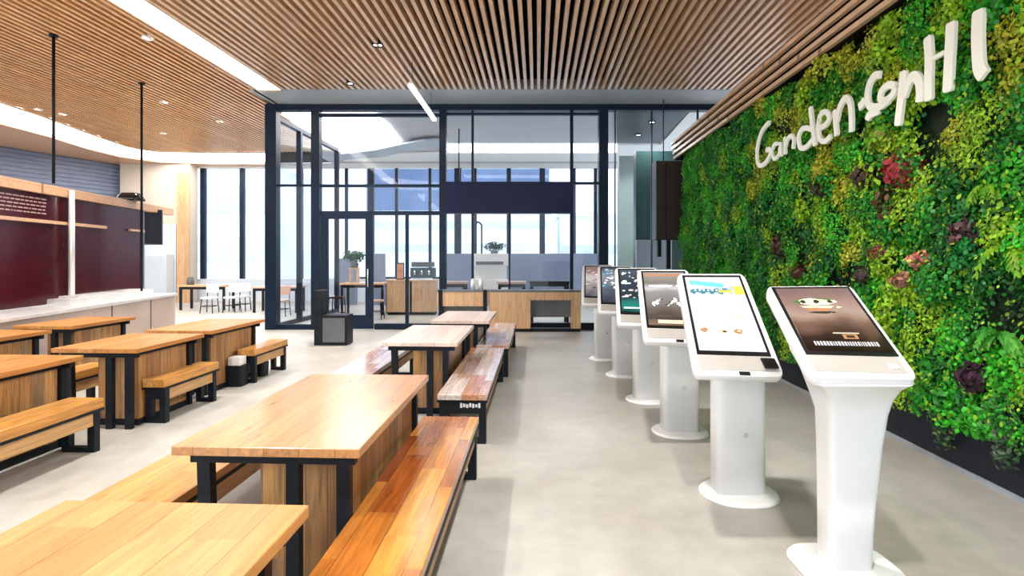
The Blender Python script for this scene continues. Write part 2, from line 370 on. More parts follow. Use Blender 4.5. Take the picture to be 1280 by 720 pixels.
# ---------------------------------------------------------------- glazed partition
FD = 12.4
nav = M['navy']
tf = thing('glass_partition', 'tall dark navy steel framed glass partition at the back of the room', 'partition', (0, FD, 0))
def fpart(name, px0, px1, py0, py1, mat=nav, dy=.12, y0=0, par=tf, lab=None):
    zt, zb = Z(py0, FD), max(0.0, Z(py1, FD))
    bm = new(); box(bm, X(px0,FD), X(px1,FD), y0, y0+dy, zb, zt); return obj(name, bm, mat, par, label=lab)
fpart('header', 331, 905, 129, 137.5, dy=.2)
for a_, b_, c_ in ((331,345,.24),(388.5,399,.2),(549,557.5,.2),(749,760.5,.22)): fpart('post', a_, b_, 137.5, 413, dy=c_)
for a_, b_, y0_, y1_ in ((589,592,137.5,228),(713,717,137.5,404),(572.6,574,160,228),(769,770.3,137,404),(815,816.3,137,404),(873,874.3,137,404),(506,510,268,412),(636,638,266,404),(589,592,266,404)):
    fpart('mullion', a_, b_, y0_, y1_, dy=.08, y0=.05)
for a_, b_, y0_, y1_ in ((345,388.5,230,232.5),(399,549,230,233.5),(399,549,263.5,268.5),(345,388.5,406,413),(467,549,405,412),(717,749,227,230),(770,905,404,412),(557,749,404,412),(399,549,141,145),(557,749,140,143)):
    fpart('rail', a_, b_, y0_, y1_, dy=.1, y0=.04)
for a_, b_, y0_, y1_ in ((345,388.5,137.5,406),(399,549,137.5,230),(399,549,233.5,263.5),(467,506,268.5,405),(510,549,268.5,405),(557.5,713,137.5,228),(557.5,713,266,404),(717,749,137.5,404),(760.5,905,137.5,404)):
    fpart('pane', a_, b_, y0_, y1_, M['glass'], dy=.012, y0=.09)
bm = new(); box(bm, X(556,FD), X(716,FD), -.06, .26, Z(266.5,FD), Z(227.5,FD)); obj('bulkhead', bm, M['navy_panel'], tf, label='deep navy blue bulkhead panel')
# door leaf
t = thing('glass_door', 'dark navy framed glass door standing behind the black box bin', 'door', (X(400,FD), FD+.02, 0))
wdr = X(466,FD)-X(400,FD); hd = Z(268.5,FD)
bm = new(); s = .17
box(bm, 0, s, 0, .07, .02, hd); box(bm, wdr-s, wdr, 0, .07, .02, hd); box(bm, s, wdr-s, 0, .07, hd-.09, hd); box(bm, s, wdr-s, 0, .07, .02, .32)
obj('door_frame', bm, nav, t)
bm = new(); box(bm, s, wdr-s, .03, .042, .32, hd-.09); obj('door_pane', bm, M['glass'], t)
bm = new(); cyl(bm, (wdr-.1,-.06,.95), (wdr-.1,-.06,1.35), .015); cyl(bm, (wdr-.1,0,1.0),(wdr-.1,-.06,1.0),.01); cyl(bm, (wdr-.1,0,1.3),(wdr-.1,-.06,1.3),.01)
obj('door_handle', bm, M['chrome'], t)
# side run of the partition going back
t = thing('glass_side_partition', 'navy framed glass side wall running back from the left corner post', 'partition', (X(338,FD), FD+.24, 0), ROT)
bm = new(); box(bm, -.06, .06, 0, 3.9, 4.72, 4.82); obj('header', bm, nav, t)
for yy in (1.25, 3.85):
    bm = new(); box(bm, -.06, .06, yy, yy+.1, 0, 4.72); obj('post', bm, nav, t)
bm = new(); box(bm, -.05, .05, 0, 3.9, 0, .1); obj('rail', bm, nav, t)
bm = new(); box(bm, -.006, .006, 0, 3.85, .1, 4.72); obj('pane', bm, M['glass_side'], t)

# ---------------------------------------------------------------- right wall
WA = 3.17; WT = EYE+2.14
bm = new(); gbox(bm, WA, WA+.3, 1.0, 12.35, 0, WT-.06); struct('wall_right', bm, M['slate'])
bm = new(); gbox(bm, WA-.012, WA, 1.0, 12.35, 0, .03); struct('baseboard_right', bm, M['greystrip'])
bm = new(); gbox(bm, 5.3, 5.5, -3, 12.3, 0, CZ+.3); struct('wall_right_outer', bm, M['beige'])
bm = new()
for k, (da, zz0) in enumerate(((-.22,.0),(-.24,.10),(-.26,.20),(-.28,.30))):
    gbox(bm, WA+da, WA+da+.05, .6, 12.35, WT+zz0, WT+zz0+.05)
o = struct('trim_4', bm, M['slat'])
bm = new()
gbox(bm, WA-.17, WA+.3, .6, 12.35, WT-.02, WT+.36); struct('trim_5', bm, M['dark'])

def wall_b(px, a):                          # room-grid distance where a ray through px meets the plane a
    t_ = (px-640)/F
    return a*(CT+t_*ST)/(t_*CT-ST)
def wpt(px, py, a=WA):
    b = wall_b(px, a); p = RW(a, b); return b, Z(py, p.y)

# ---- foliage
def leaf_mesh(P, Nn, U, Ln, Wd, C, name, mat, fold=.25):
    """P centres, Nn normals, U leaf directions (n,3); Ln/Wd sizes; C colours"""
    n = len(P)
    V_ = np.cross(Nn, U); V_ /= np.linalg.norm(V_, axis=1)[:,None]+1e-9
    L2 = Ln[:,None]/2; W2 = Wd[:,None]/2
    v = np.empty((n,6,3))
    v[:,0] = P-U*L2; v[:,1] = P-U*L2*.2+V_*W2-Nn*W2*fold; v[:,2] = P+U*L2*.55+V_*W2*.7-Nn*W2*fold
    v[:,3] = P+U*L2-Nn*L2*.25; v[:,4] = P+U*L2*.55-V_*W2*.7-Nn*W2*fold; v[:,5] = P-U*L2*.2-V_*W2-Nn*W2*fold
    me = bpy.data.meshes.new(name); me.vertices.add(n*6); me.vertices.foreach_set('co', v.reshape(-1))
    me.loops.add(n*8); me.polygons.add(n*2)
    idx = (np.arange(n)[:,None]*6+np.array([0,3,2,1, 0,5,4,3])[None]).reshape(-1)
    me.loops.foreach_set('vertex_index', idx.astype(np.int32))
    me.polygons.foreach_set('loop_start', (np.arange(n*2)*4).astype(np.int32))
    ca = me.color_attributes.new('leaf_colour', 'FLOAT_COLOR', 'POINT')
    cc = np.ones((n,6,4)); cc[:,:,:3] = C[:,None,:]
    ca.data.foreach_set('color', cc.reshape(-1))
    me.update(calc_edges=True); me.validate(); me.materials.append(mat)
    o = bpy.data.objects.new(name, me); COL.objects.link(o); return o
def leafmat():
    m = base('leaf', (.05,.3,.05), .45); nt = m.node_tree; N = nt.nodes; L = nt.links; b = N['Principled BSDF']
    a = N.new('ShaderNodeVertexColor'); a.layer_name = 'leaf_colour'
    L.new(a.outputs['Color'], b.inputs['Base Color'])
    b.inputs['Subsurface Weight'].default_value = 0
    tr = N.new('ShaderNodeBsdfTranslucent'); L.new(a.outputs['Color'], tr.inputs[0])
    mx = N.new('ShaderNodeMixShader'); mx.inputs[0].default_value = .2
    L.new(b.outputs[0], mx.inputs[1]); L.new(tr.outputs[0], mx.inputs[2]); L.new(mx.outputs[0], N['Material Output'].inputs['Surface'])
    return m
M['leaf'] = leafmat()
def frames(n, tilt, droop):
    """normals pointing off the wall (-a) with random tilt; leaf directions hanging"""
    Nn = np.stack([-np.ones(n), rng.normal(0,tilt,n), rng.normal(.25,tilt,n)],1); Nn /= np.linalg.norm(Nn,axis=1)[:,None]
    ang = rng.normal(-math.pi/2, droop, n); U = np.stack([-.3*np.ones(n), np.cos(ang), np.sin(ang)],1)
    U -= (U*Nn).sum(1)[:,None]*Nn; U /= np.linalg.norm(U,axis=1)[:,None]+1e-9
    return Nn, U
def toworld(P): return np.stack([P[:,0]*CT+P[:,1]*ST, -P[:,0]*ST+P[:,1]*CT, P[:,2]],1)
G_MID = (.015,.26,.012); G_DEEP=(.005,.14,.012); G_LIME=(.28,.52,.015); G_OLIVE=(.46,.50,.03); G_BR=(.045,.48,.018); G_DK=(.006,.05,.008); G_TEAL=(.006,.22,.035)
B0, B1 = 1.0, 11.85
cl = []
for bb in np.arange(B0, B1, .25):
    for z_ in np.arange(.34, WT, .25): cl.append((bb+rng.uniform(-.11,.11), z_+rng.uniform(-.11,.11)))
cl = np.array(cl); K = len(cl)
spec = np.zeros((K,3)); csize = np.zeros(K); camp = np.zeros(K); cdens = np.ones(K)
for i,(b,z_) in enumerate(cl):
    top = z_/WT
    r_ = rng.random()
    if b < 8.2 and top > .66:   p = [(G_OLIVE,.30),(G_LIME,.22),(G_MID,.20),(G_DK,.13),(G_BR,.15)]
    elif b < 5.2 and top > .3:  p = [(G_DEEP,.2),(G_MID,.25),(G_BR,.2),(G_LIME,.17),(G_DK,.12),(G_TEAL,.06)]
    elif b < 5.2:               p = [(G_BR,.35),(G_LIME,.22),(G_MID,.25),(G_DEEP,.1),(G_DK,.08)]
    elif b < 7.5:               p = [(G_MID,.32),(G_DEEP,.22),(G_LIME,.18),(G_OLIVE,.08),(G_BR,.12),(G_DK,.08)]
    else:                       p = [(G_MID,.40),(G_BR,.24),(G_DEEP,.2),(G_TEAL,.1),(G_LIME,.06)]
    s_ = 0
    for c, q in p:
        s_ += q
        if r_ < s_: break
    spec[i] = c; csize[i] = rng.uniform(.024,.046); camp[i] = rng.uniform(.05,.17)
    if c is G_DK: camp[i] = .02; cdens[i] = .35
NL = 210000
b = rng.uniform(B0,B1,NL); z_ = rng.uniform(.36,WT-.02,NL)
jb = b+rng.normal(0,.05,NL); jz = z_+rng.normal(0,.05,NL)
# far leaves are looked at edge-on, the near ones need the finest cover
ci = np.empty(NL, int); cr_ = np.empty(NL)
for s0 in range(0,NL,5000):
    dd = (jb[s0:s0+5000,None]-cl[None,:,0])**2+(jz[s0:s0+5000,None]-cl[None,:,1])**2
    ci[s0:s0+5000] = dd.argmin(1); cr_[s0:s0+5000] = np.sqrt(dd.min(1))
keep = rng.random(NL) < cdens[ci]
low = (z_ < .46) & (rng.random(NL) < .55*(1+np.sin(b*9))/2+.2); keep &= ~low
holes = [(1190,150,.13),(1085,345,.13),(1015,88,.13),(1090,50,.12)]
for hx,hy,hr in holes:
    hb,hz = wpt(hx,hy); keep &= ((b-hb)**2/1.8+(z_-hz)**2 > hr**2)
b,z_,ci,cr_ = b[keep],z_[keep],ci[keep],cr_[keep]; n = len(b)
depth = .05+camp[ci]*np.clip(1-(cr_/.2)**2,0,1)+rng.uniform(0,.05,n)
P = np.stack([WA-depth, b, z_],1); Nn,U = frames(n,.5,1.0)
Nn[:,1] += (b-cl[ci,0])*2.5; Nn[:,2] += (z_-cl[ci,1])*2.5; Nn /= np.linalg.norm(Nn,axis=1)[:,None]
U -= (U*Nn).sum(1)[:,None]*Nn; U /= np.linalg.norm(U,axis=1)[:,None]
sz = csize[ci]*rng.uniform(.7,1.3,n)
C = spec[ci]*rng.uniform(.5,1.5,(n,1))*rng.uniform(.9,1.1,(n,3))
odd = rng.random(n) < .10; C[odd] = np.array(G_LIME)*rng.uniform(.6,1.4,(odd.sum(),1))
o = leaf_mesh(toworld(P), toworld(Nn), toworld(U), sz, sz*rng.uniform(.55,.85,n), np.clip(C,0,1), 'foliage', M['leaf'])
tag(o, 'dense mixed green foliage covering the living wall behind the kiosks', 'foliage', kind='stuff')
# soil felt behind the leaves, lumpy
bm = new(); nb, nz = 160, 48; grid = []
for i in range(nb+1):
    row = []
    for j in range(nz+1):
        bb = B0+(B1-B0)*i/nb; z1 = .40+(WT-.42)*j/nz
        d_ = .015+.03*abs(math.sin(bb*7.3+z1*3))*abs(math.cos(z1*6.1-bb*2)); d_ = d_ if 0<i<nb and 0<j<nz else -.004
        row.append(bm.verts.new(RW(WA-d_, bb, z1)))
    grid.append(row)
for i in range(nb):
    for j in range(nz): bm.faces.new([grid[i][j],grid[i+1][j],grid[i+1][j+1],grid[i][j+1]])
M['felt'] = mottled('dark_planting_felt', (.006,.016,.008), (.014,.034,.014), 12, .95)
tag(obj('planting_felt', bm, M['felt']), 'dark planting felt showing in gaps between the leaves of the green wall', 'planting felt')

def plant(px, py, rad, cols, name, label, cat='plant', n=260, size=.06, wid=.6, out=.22, hang=0.0, arch=False, group=None):
    bb, zz_ = wpt(px, py, WA-.12)
    if arch:                                   # long drooping fronds
        pts=[];nn=[];uu=[];ll=[];ww=[];cc=[]
        for k in range(n):
            az = rng.uniform(-1.3,1.3); ln = rad*rng.uniform(.7,1.2); m_ = 9
            for j in range(m_):
                t_ = (j+.5)/m_
                cc_ = np.array(cols[rng.integers(len(cols))])*rng.uniform(.8,1.2)
                for sgn in (-1,1):
                    y_ = bb+math.sin(az)*ln*t_; z1 = zz_+ln*(.55*t_-.95*t_*t_); x_ = WA-.10-ln*.55*math.cos(az)*t_*(1-.3*t_)
                    dirv = np.array([-.4*math.cos(az), math.sin(az)+sgn*.8*math.cos(az), .4-1.7*t_]); dirv/=np.linalg.norm(dirv)
                    pts.append((x_,y_+sgn*.008,z1)); uu.append(dirv); nv=np.array([-1,0,.6]); nv=nv-dirv*nv.dot(dirv); nn.append(nv/np.linalg.norm(nv))
                    ll.append(size*(1.1-t_*.6)); ww.append(size*wid*(1.1-t_*.5)); cc.append(cc_)
        P=np.array(pts);Nn=np.array(nn);U=np.array(uu);ll=np.array(ll);ww=np.array(ww);C=np.array(cc)
    else:
        th = rng.uniform(0,2*math.pi,n); ph = np.arccos(rng.uniform(0,1,n)); r_ = rad*rng.uniform(.75,1.05,n)
        Nn = np.stack([-np.cos(ph), np.sin(ph)*np.cos(th), np.sin(ph)*np.sin(th)],1)
        P = np.stack([np.full(n,WA-.06), np.full(n,bb), np.full(n,zz_)],1)+Nn*r_[:,None]*np.array([out/rad,1,1])
        if hang:
            q = rng.random(n)*hang; P[:,2] -= q; P[:,0] += np.minimum(q*.15,.06); P[:,1] = bb+(P[:,1]-bb)*(1-q/hang*.45)
        Nn = Nn+rng.normal(0,.35,(n,3)); Nn/=np.linalg.norm(Nn,axis=1)[:,None]
        U = rng.normal(0,1,(n,3))+np.array([0,0,-.6]); U -= (U*Nn).sum(1)[:,None]*Nn; U/=np.linalg.norm(U,axis=1)[:,None]
        ll = size*rng.uniform(.7,1.3,n); ww = ll*wid
        C = np.array([cols[k] for k in rng.integers(0,len(cols),n)])*rng.uniform(.7,1.3,(n,1))
    P[:,0] = np.minimum(P[:,0], WA-.03)
    o = leaf_mesh(toworld(P), toworld(Nn), toworld(U), ll, ww, np.clip(C,0,1), name, M['leaf'])
    return tag(o, label, cat, group)
RED=[(.45,.03,.04),(.30,.02,.03),(.55,.08,.07)]; DRK=[(.05,.012,.02),(.025,.010,.012),(.10,.04,.04)]
PINK=[(.55,.22,.14),(.35,.10,.08),(.30,.16,.10)]; LIM=[(.18,.42,.012),(.09,.36,.012),(.26,.50,.02)]
plant(1130,213,.17,RED,'red_foliage_plant','bright red leaved plant high in the green wall below the letters',n=300)
plant(1087,222,.14,DRK,'purple_foliage_plant','dark purple leaved plant left of the bright red plant on the green wall',n=240)
plant(1116,245,.13,[(.14,.05,.03),(.08,.05,.02),(.2,.1,.04)],'brown_foliage_plant','brownish leaved plant hanging just below the bright red plant',n=220,hang=.2)
plant(1217,291,.13,DRK+[(.22,.1,.1)],'purple_foliage_plant','dark purple leaved plant near the right edge beside the lime fern',n=240)
plant(980,307,.17,DRK+[(.12,.03,.03)],'purple_foliage_plant','small dark reddish plant in the middle left of the green wall',n=200)
plant(1034,235,.14,[(.12,.03,.03),(.05,.02,.02)],'dark_red_foliage_plant','small dark red plant above and left of the olive patch',n=160)
plant(1158,326,.09,[(.55,.10,.10),(.6,.5,.12),(.7,.35,.2)],'pink_flower_cluster','pink and yellow leaved plant on the green wall',n=160,size=.045)
plant(1137,350,.08,PINK,'pink_brown_rosette','pinkish brown rosette below the pink and yellow plant',n=130,size=.05)
plant(1108,316,.08,[(.25,.03,.03),(.15,.03,.02)],'dark_red_foliage_plant','small dull red plant left of the pink and yellow plant',n=110,size=.045)
plant(1090,343,.10,[(.03,.015,.015),(.10,.05,.05)],'black_foliage_plant','blackish withered plant in a dark gap behind the nearest kiosk',n=100,size=.07)
plant(1003,340,.10,[(.18,.04,.03),(.08,.03,.02)],'dark_red_foliage_plant','small dark red plant above the gap between the two nearest kiosks',n=110,size=.045)
plant(1228,472,.13,[(.05,.012,.035),(.03,.008,.02)],'purple_foliage_plant','deep purple leaved plant low on the wall by the right edge',n=260)
plant(1262,316,.42,LIM,'lime_fern','large lime green fern arching out at the right edge',n=16,size=.13,wid=.3,arch=True)
plant(1236,236,.28,LIM,'lime_fern','smaller lime fern above the large one at the right edge',n=12,size=.09,wid=.3,arch=True)
plant(1105,165,.18,LIM+[(.35,.38,.06)],'lime_foliage_plant','yellow green plant spilling below the tall letters of the sign',n=300)
plant(1245,420,.30,[(.05,.36,.03),(.10,.42,.04)],'bright_green_fern','bright green fern low at the right edge above the purple plant',n=14,size=.10,wid=.32,arch=True)
plant(1172,490,.10,[(.05,.20,.04),(.22,.34,.08),(.03,.15,.06)],'trailing_plant','trailing plant hanging over the dark base just right of the nearest kiosk',n=420,size=.035,out=.14,hang=.36)
plant(1248,505,.12,[(.10,.20,.10),(.2,.26,.16),(.04,.14,.05)],'trailing_plant','grey green trailing plant hanging over the dark base at the right edge',n=460,size=.036,out=.15,hang=.36)
plant(1205,490,.10,[(.02,.20,.05),(.04,.28,.05)],'trailing_plant','short bright trailing plant between the two long ones at the wall foot',n=240,size=.045,out=.14,hang=.12)
plant(1120,440,.12,[(.03,.20,.04),(.16,.32,.04)],'trailing_plant','leafy plant trailing behind the top corner of the nearest kiosk',n=260,size=.045,out=.14,hang=.15)

# ---- lettering
sg = thing('wall_sign', 'white brush script sign lettering mounted on the green wall', 'sign', (0,0,0))
SA = WA-.26
def stroke(bm, pts, w0):
    # pts: crop pixels -> plane (b, z); ribbon with thickness
    q = []
    for (u_, v_, *ww) in pts:
        px, py = 900+u_/3.274, v_/3.274; bb, z1 = wpt(px, py, SA); q.append((bb, z1, (ww[0] if ww else 1.)))
    # smooth
    dense = []
    for i in range(len(q)-1):
        p0_, p1_, p2_, p3_ = q[max(i-1,0)], q[i], q[i+1], q[min(i+2,len(q)-1)]
        for k in range(6):
            t_ = k/6
            dense.append(tuple(.5*((2*p1_[j])+(-p0_[j]+p2_[j])*t_+(2*p0_[j]-5*p1_[j]+4*p2_[j]-p3_[j])*t_*t_+(-p0_[j]+3*p1_[j]-3*p2_[j]+p3_[j])*t_**3) for j in range(3)))
    dense.append(q[-1])
    rings = []; m_ = len(dense)
    for i, (bb, z1, ww) in enumerate(dense):
        a_, c_ = dense[max(i-1,0)], dense[min(i+1,m_-1)]
        tx, tz = c_[0]-a_[0], c_[1]-a_[1]; l_ = math.hypot(tx,tz)+1e-9; nx, nz_ = -tz/l_, tx/l_
        h = w0*.8*ww/2*(.75 if i in (0,m_-1) else 1)
        rings.append([RW(SA, bb+nx*h, z1+nz_*h), RW(SA, bb-nx*h, z1-nz_*h), RW(SA+.025, bb-nx*h, z1-nz_*h), RW(SA+.025, bb+nx*h, z1+nz_*h)])
    loft(bm, rings, 0, False)
LET = [
 ('letter_g', .075, [[(200,500),(170,535),(152,590),(148,645),(158,676),(180,670),(200,640),(203,612),(186,616)]]),
 ('letter_a', .06, [[(238,588),(220,592),(210,622),(220,650),(238,632),(242,600)],[(244,582),(248,640)]]),
 ('letter_r', .065, [[(262,560),(264,632)],[(264,600),(275,568),(292,556),(300,578)],[(300,560),(296,610)]]),
 ('letter_d', .07, [[(372,530),(355,524),(332,530),(318,560),(324,600),(345,605),(376,572)],[(366,438,1.2),(376,520,1.2),(386,596,1.2)]]),
 ('letter_e', .07, [[(402,525),(430,510),(444,480),(430,458),(408,470),(398,520),(406,568),(428,578),(450,556)]]),
 ('letter_n', .08, [[(466,450),(470,505),(474,556)],[(474,500),(486,440),(510,402),(528,420),(534,480),(534,540)]]),
 ('dot', .09, [[(566,440),(580,425),(590,405)]]),
 ('letter_c', .085, [[(652,306),(628,312),(606,350),(600,400),(612,436),(650,436),(690,405)],[(600,492),(610,470),(650,452)]]),
 ('letter_a', .075, [[(715,352),(690,348),(660,370),(652,402),(672,412),(700,392),(716,358)]]),
 ('letter_p', .10, [[(748,290),(742,360),(734,430),(724,515)],[(746,400),(766,340),(790,312),(810,330),(816,375),(812,418)]]),
 ('letter_i', .10, [[(846,150),(852,230),(850,330),(850,412)],[(868,240,.4),(890,228,.4),(915,214,.4)]]),
 ('letter_l', .11, [[(942,90),(938,180),(932,290),(928,376)]]),
 ('letter_l', .12, [[(1054,40),(1050,130),(1052,220),(1058,280),(1076,310)]]),
]
for nm, w0, sts in LET:
    for_bm = new()
    for s_ in sts: stroke(for_bm, s_, w0)
    obj(nm, for_bm, M['sign'], sg)

# ---------------------------------------------------------------- tables
def make_table(name, label, W, L, H, mtop, loc, group=None, th=.042, ins=.13):
    t = thing(name, label, 'table', (loc[0], loc[1], 0), ROT, group)      # loc: middle of the near end
    hw = W/2
    bm = new(); box(bm, -hw, hw, 0, L, H-th, H); obj('tabletop', bm, mtop, t, .004)
    bx0, bx1, by0, by1 = -hw+.36*W, hw-ins, .2, L-.12
    for q in ((bx0,bx1,by0,by0+.02),(bx0,bx1,by1-.02,by1)):
        bm = new(); box(bm, *q, .06, H-th-.03); obj('end_cladding', bm, M['clad'], t)
    for q in ((bx0,bx0+.02,by0+.02,by1-.02),(bx1-.02,bx1,by0+.02,by1-.02)):
        bm = new(); box(bm, *q, .06, H-th-.03); obj('side_cladding', bm, M['cladY'], t)
    bm = new(); box(bm, bx0-.01, bx1+.01, by0-.01, by1+.01, 0, .06); obj('plinth', bm, M['steel'], t)
    bm = new()
    box(bm, -hw+.05, hw-.04, .06, .10, H-th-.05, H-th); box(bm, -hw+.05, hw-.04, L-.1, L-.06, H-th-.05, H-th)
    box(bm, -hw+.05, -hw+.09, .1, L-.1, H-th-.05, H-th); box(bm, hw-ins-.03, hw-ins+.01, .1, L-.1, H-th-.05, H-th)
    obj('top_frame', bm, M['steel'], t)
    for (lx, ly) in ((-hw+.08,.06),(-hw+.58*W,.06),(hw-ins-.03,.06),(-hw+.08,L-.11),(hw-ins-.03,L-.11)):
        bm = new(); s = -.02 if lx < 0 and lx < -hw+.2 else 0
        v = []
        for z1, sh in ((H-th-.05, 0), (0, -s)):
            v.append([(lx+sh, ly, z1),(lx+.06+sh, ly, z1),(lx+.06+sh, ly+.05, z1),(lx+sh, ly+.05, z1)])
        loft(bm, [v[1], v[0]], 0, False); obj('leg', bm, M['steel'], t)
    return t
def grid_loc(a, b): p = RW(a, b); return (p.x, p.y, 0)
TG = 'wood tables in the centre row'
HZ = .76
make_table('dining_table', 'blond wood table filling the bottom left corner, nearest the camera', .86, 1.6, HZ, M['top_a'], grid_loc(-1.205, .27), TG)
make_table('dining_table', 'large tan wood table, second from the camera in the centre row', .85, 1.56, HZ, M['top_b'], grid_loc(-1.205, 2.42), TG, ins=.095)
make_table('dining_table', 'wood table on black legs with window glare in its top colour, third in the centre row', .76, 1.42, HZ, M['top_c'], grid_loc(-1.17, 5.50), TG)
make_table('dining_table', 'small table with window glare in its top colour, farthest in the centre row before the wooden counters', .78, 1.35, HZ, M['top_c'], grid_loc(-1.03, 7.40), TG, ins=.19)
LG = 'wood tables on the left side'
make_table('dining_table', 'honey wood table cut off by the left picture edge, behind the nearest left bench', .85, 1.3, HZ, M['top_l'], grid_loc(-4.33, 3.35), LG)
make_table('dining_table', 'honey wood table with black legs in the middle of the left group', .82, 1.05, HZ, M['top_l'], grid_loc(-4.09, 4.98), LG)
make_table('dining_table', 'honey wood table, back right of the left group, near the corner post', .80, 1.25, HZ, M['top_l'], grid_loc(-4.13, 6.26), LG)
make_table('dining_table', 'far left table before the maroon screen, cut off by the left edge', .74, 1.2, HZ, M['top_l'], grid_loc(-6.0, 5.05), LG)
make_table('dining_table', 'far left table beside the taupe counter front, second along the maroon screen', .76, 1.1, HZ, M['top_l'], grid_loc(-6.08, 6.6), LG)

# ---------------------------------------------------------------- benches
def make_bench(label, W, L, H, mseat, loc, group, sticker=False, th=.05):
    t = thing('bench', label, 'bench', (loc[0], loc[1], 0), ROT, group); hw = W/2
    bm = new(); box(bm, -hw, hw, 0, L, H-th, H); obj('seat', bm, mseat, t, .004)
    for y0, y1 in ((.03,.09),(L-.09,L-.03)):
        bm = new()
        box(bm, -hw+.01, -hw+.07, y0, y1, 0, H-th); box(bm, hw-.07, hw-.01, y0, y1, 0, H-th)
        box(bm, -hw+.07, hw-.07, y0, y1, 0, .04); box(bm, -hw+.07, hw-.07, y0, y1, H-th-.12, H-th)
        obj('end_frame', bm, M['steel'], t)
    for q in ((hw-.045, hw-.02),(-hw+.02, -hw+.045)):
        bm = new(); box(bm, *q, .09, L-.09, H-th-.13, H-th); obj('side_board', bm, M['cladb'], t)
    for q in ((hw-.03, hw+.004),(-hw-.004, -hw+.03)):
        bm = new(); box(bm, *q, .0, L, H-th-.02, H-th); obj('edge_rail', bm, M['steel'], t)
    if sticker:
        bm = new()
        for k in range(7): box(bm, -.02+k*.026, -.002+k*.026, .024, .03, H-th-.07+.006*(k%2), H-th-.03-.005*(k%3))
        obj('sticker', bm, M['sticker'], t, label='small white printed sticker')
    return t
M['cladb'] = wood('bench_side_wood', [(.55,.30,.11),(.48,.25,.09),(.60,.35,.15)], .2, 3, 'Z', 'Y', rough=.45, coat=.05, grain=.35, seed=5)
BG = 'wood benches along the centre row'
BH = .43
make_bench('glossy red and amber stained bench in the foreground, right of the tan table', .41, 2.75, BH, M['bench_a'], grid_loc(-.637, 1.35), BG)
make_bench('glossy bench with glare in its board colour and white sticker on its black end, right of the third table', .425, 2.5, BH, M['bench_b'], grid_loc(-.645, 4.76), BG, True)
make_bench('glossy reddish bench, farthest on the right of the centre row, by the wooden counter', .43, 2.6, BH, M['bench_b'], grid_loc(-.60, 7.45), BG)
make_bench('light brown bench on the left of the tan table, half hidden by the nearest table', .44, 2.2, BH, M['bench_c'], grid_loc(-1.97, 2.3), BG)
make_bench('shiny bench with glare in its board colour, to the left of the third table in the centre row', .42, 2.3, BH, M['bench_b'], grid_loc(-1.87, 5.3), BG)
BL = 'short wood benches on the left side'
make_bench('short golden bench with black ends, nearest on the left side', .30, 1.0, BH, M['bench_c'], grid_loc(-3.77, 3.52), BL, th=.08)
make_bench('short golden bench with black ends beside the middle table of the left group', .22, .92, BH, M['bench_c'], grid_loc(-3.69, 5.22), BL, th=.08)
make_bench('short golden bench nearest the corner post, behind the black bins', .22, .95, BH, M['bench_c'], grid_loc(-3.70, 6.95), BL, th=.08)
make_bench('golden bench between the two nearest left tables, only its top strip visible', .28, .85, BH, M['bench_c'], grid_loc(-4.85, 5.2), BL, th=.08)

# black bins by the left benches
def bin_(label, px, py, w_, h_, paper):
    d = D(py, 0); t = thing('bin', label, 'bin', (X(px,d), d+w_/2, 0), ROT, 'black bins beside the left benches')
    bm = new()
    loft(bm, [[(x*.92, y*.92, 0) for x, y in rrect(w_,w_,.04)], [(x, y, h_) for x, y in rrect(w_,w_,.04)]], 0, False); obj('body', bm, M['steel'], t)
    bm = new(); box(bm, -w_*.32, w_*.34, -w_*.38, w_*.36, h_, h_+paper); obj('white_paper', bm, M['whiteobj'], t, label='white paper sticking out of the top')
    return t
bin_('black square bin with a white paper stack on top, beside short bench', 291, 484, .22, .26, .10)
bin_('smaller black bin with white paper, right of the taller one', 320, 471, .20, .18, .05)
d = D(432, 0)
t = thing('bin', 'black box bin standing in front of the glass door', 'bin', (X(413,d), d+.2, 0))
bm = new(); box(bm, -.30, .30, -.2, .2, 0, .55); obj('body', bm, M['steel'], t, .01)
bm = new(); box(bm, -.30, -.16, -.2, .2, .55, 1.0); obj('column', bm, M['steel'], t, .01)
bm = new(); box(bm, -.14, .26, -.203, -.2, .06, .5); obj('front_panel', bm, M['greymat'], t)

# ---------------------------------------------------------------- kiosks
def screen_mat(name, stops, scale, direction='Y', strength=.52, noise=.5):
    """picture on a lit screen: a few bands of colour broken up by cloudy shapes"""
    m = base(name, (0,0,0), .15); nt = m.node_tree; N = nt.nodes; L = nt.links; b = N['Principled BSDF']
    tc = N.new('ShaderNodeTexCoord'); sp = N.new('ShaderNodeSeparateXYZ'); L.new(tc.outputs['Generated'], sp.inputs[0])
    no = N.new('ShaderNodeTexNoise'); no.inputs['Scale'].default_value = scale; no.inputs['Detail'].default_value = 4
    L.new(tc.outputs['Generated'], no.inputs['Vector'])
    a = N.new('ShaderNodeMath'); a.operation = 'MULTIPLY_ADD'; a.inputs[1].default_value = noise; L.new(no.outputs['Fac'], a.inputs[0])
    s = N.new('ShaderNodeMath'); s.operation = 'SUBTRACT'; s.inputs[1].default_value = noise/2; L.new(sp.outputs[direction], s.inputs[0]); L.new(s.outputs[0], a.inputs[2])
    r = N.new('ShaderNodeValToRGB'); cr = r.color_ramp
    while len(cr.elements) < len(stops): cr.elements.new(.5)
    for i, (p, c) in enumerate(stops): cr.elements[i].position = p; cr.elements[i].color = (*c, 1)
    L.new(a.outputs[0], r.inputs['Fac']); L.new(r.outputs[0], b.inputs['Emission Color']); b.inputs['Emission Strength'].default_value = strength
    return m
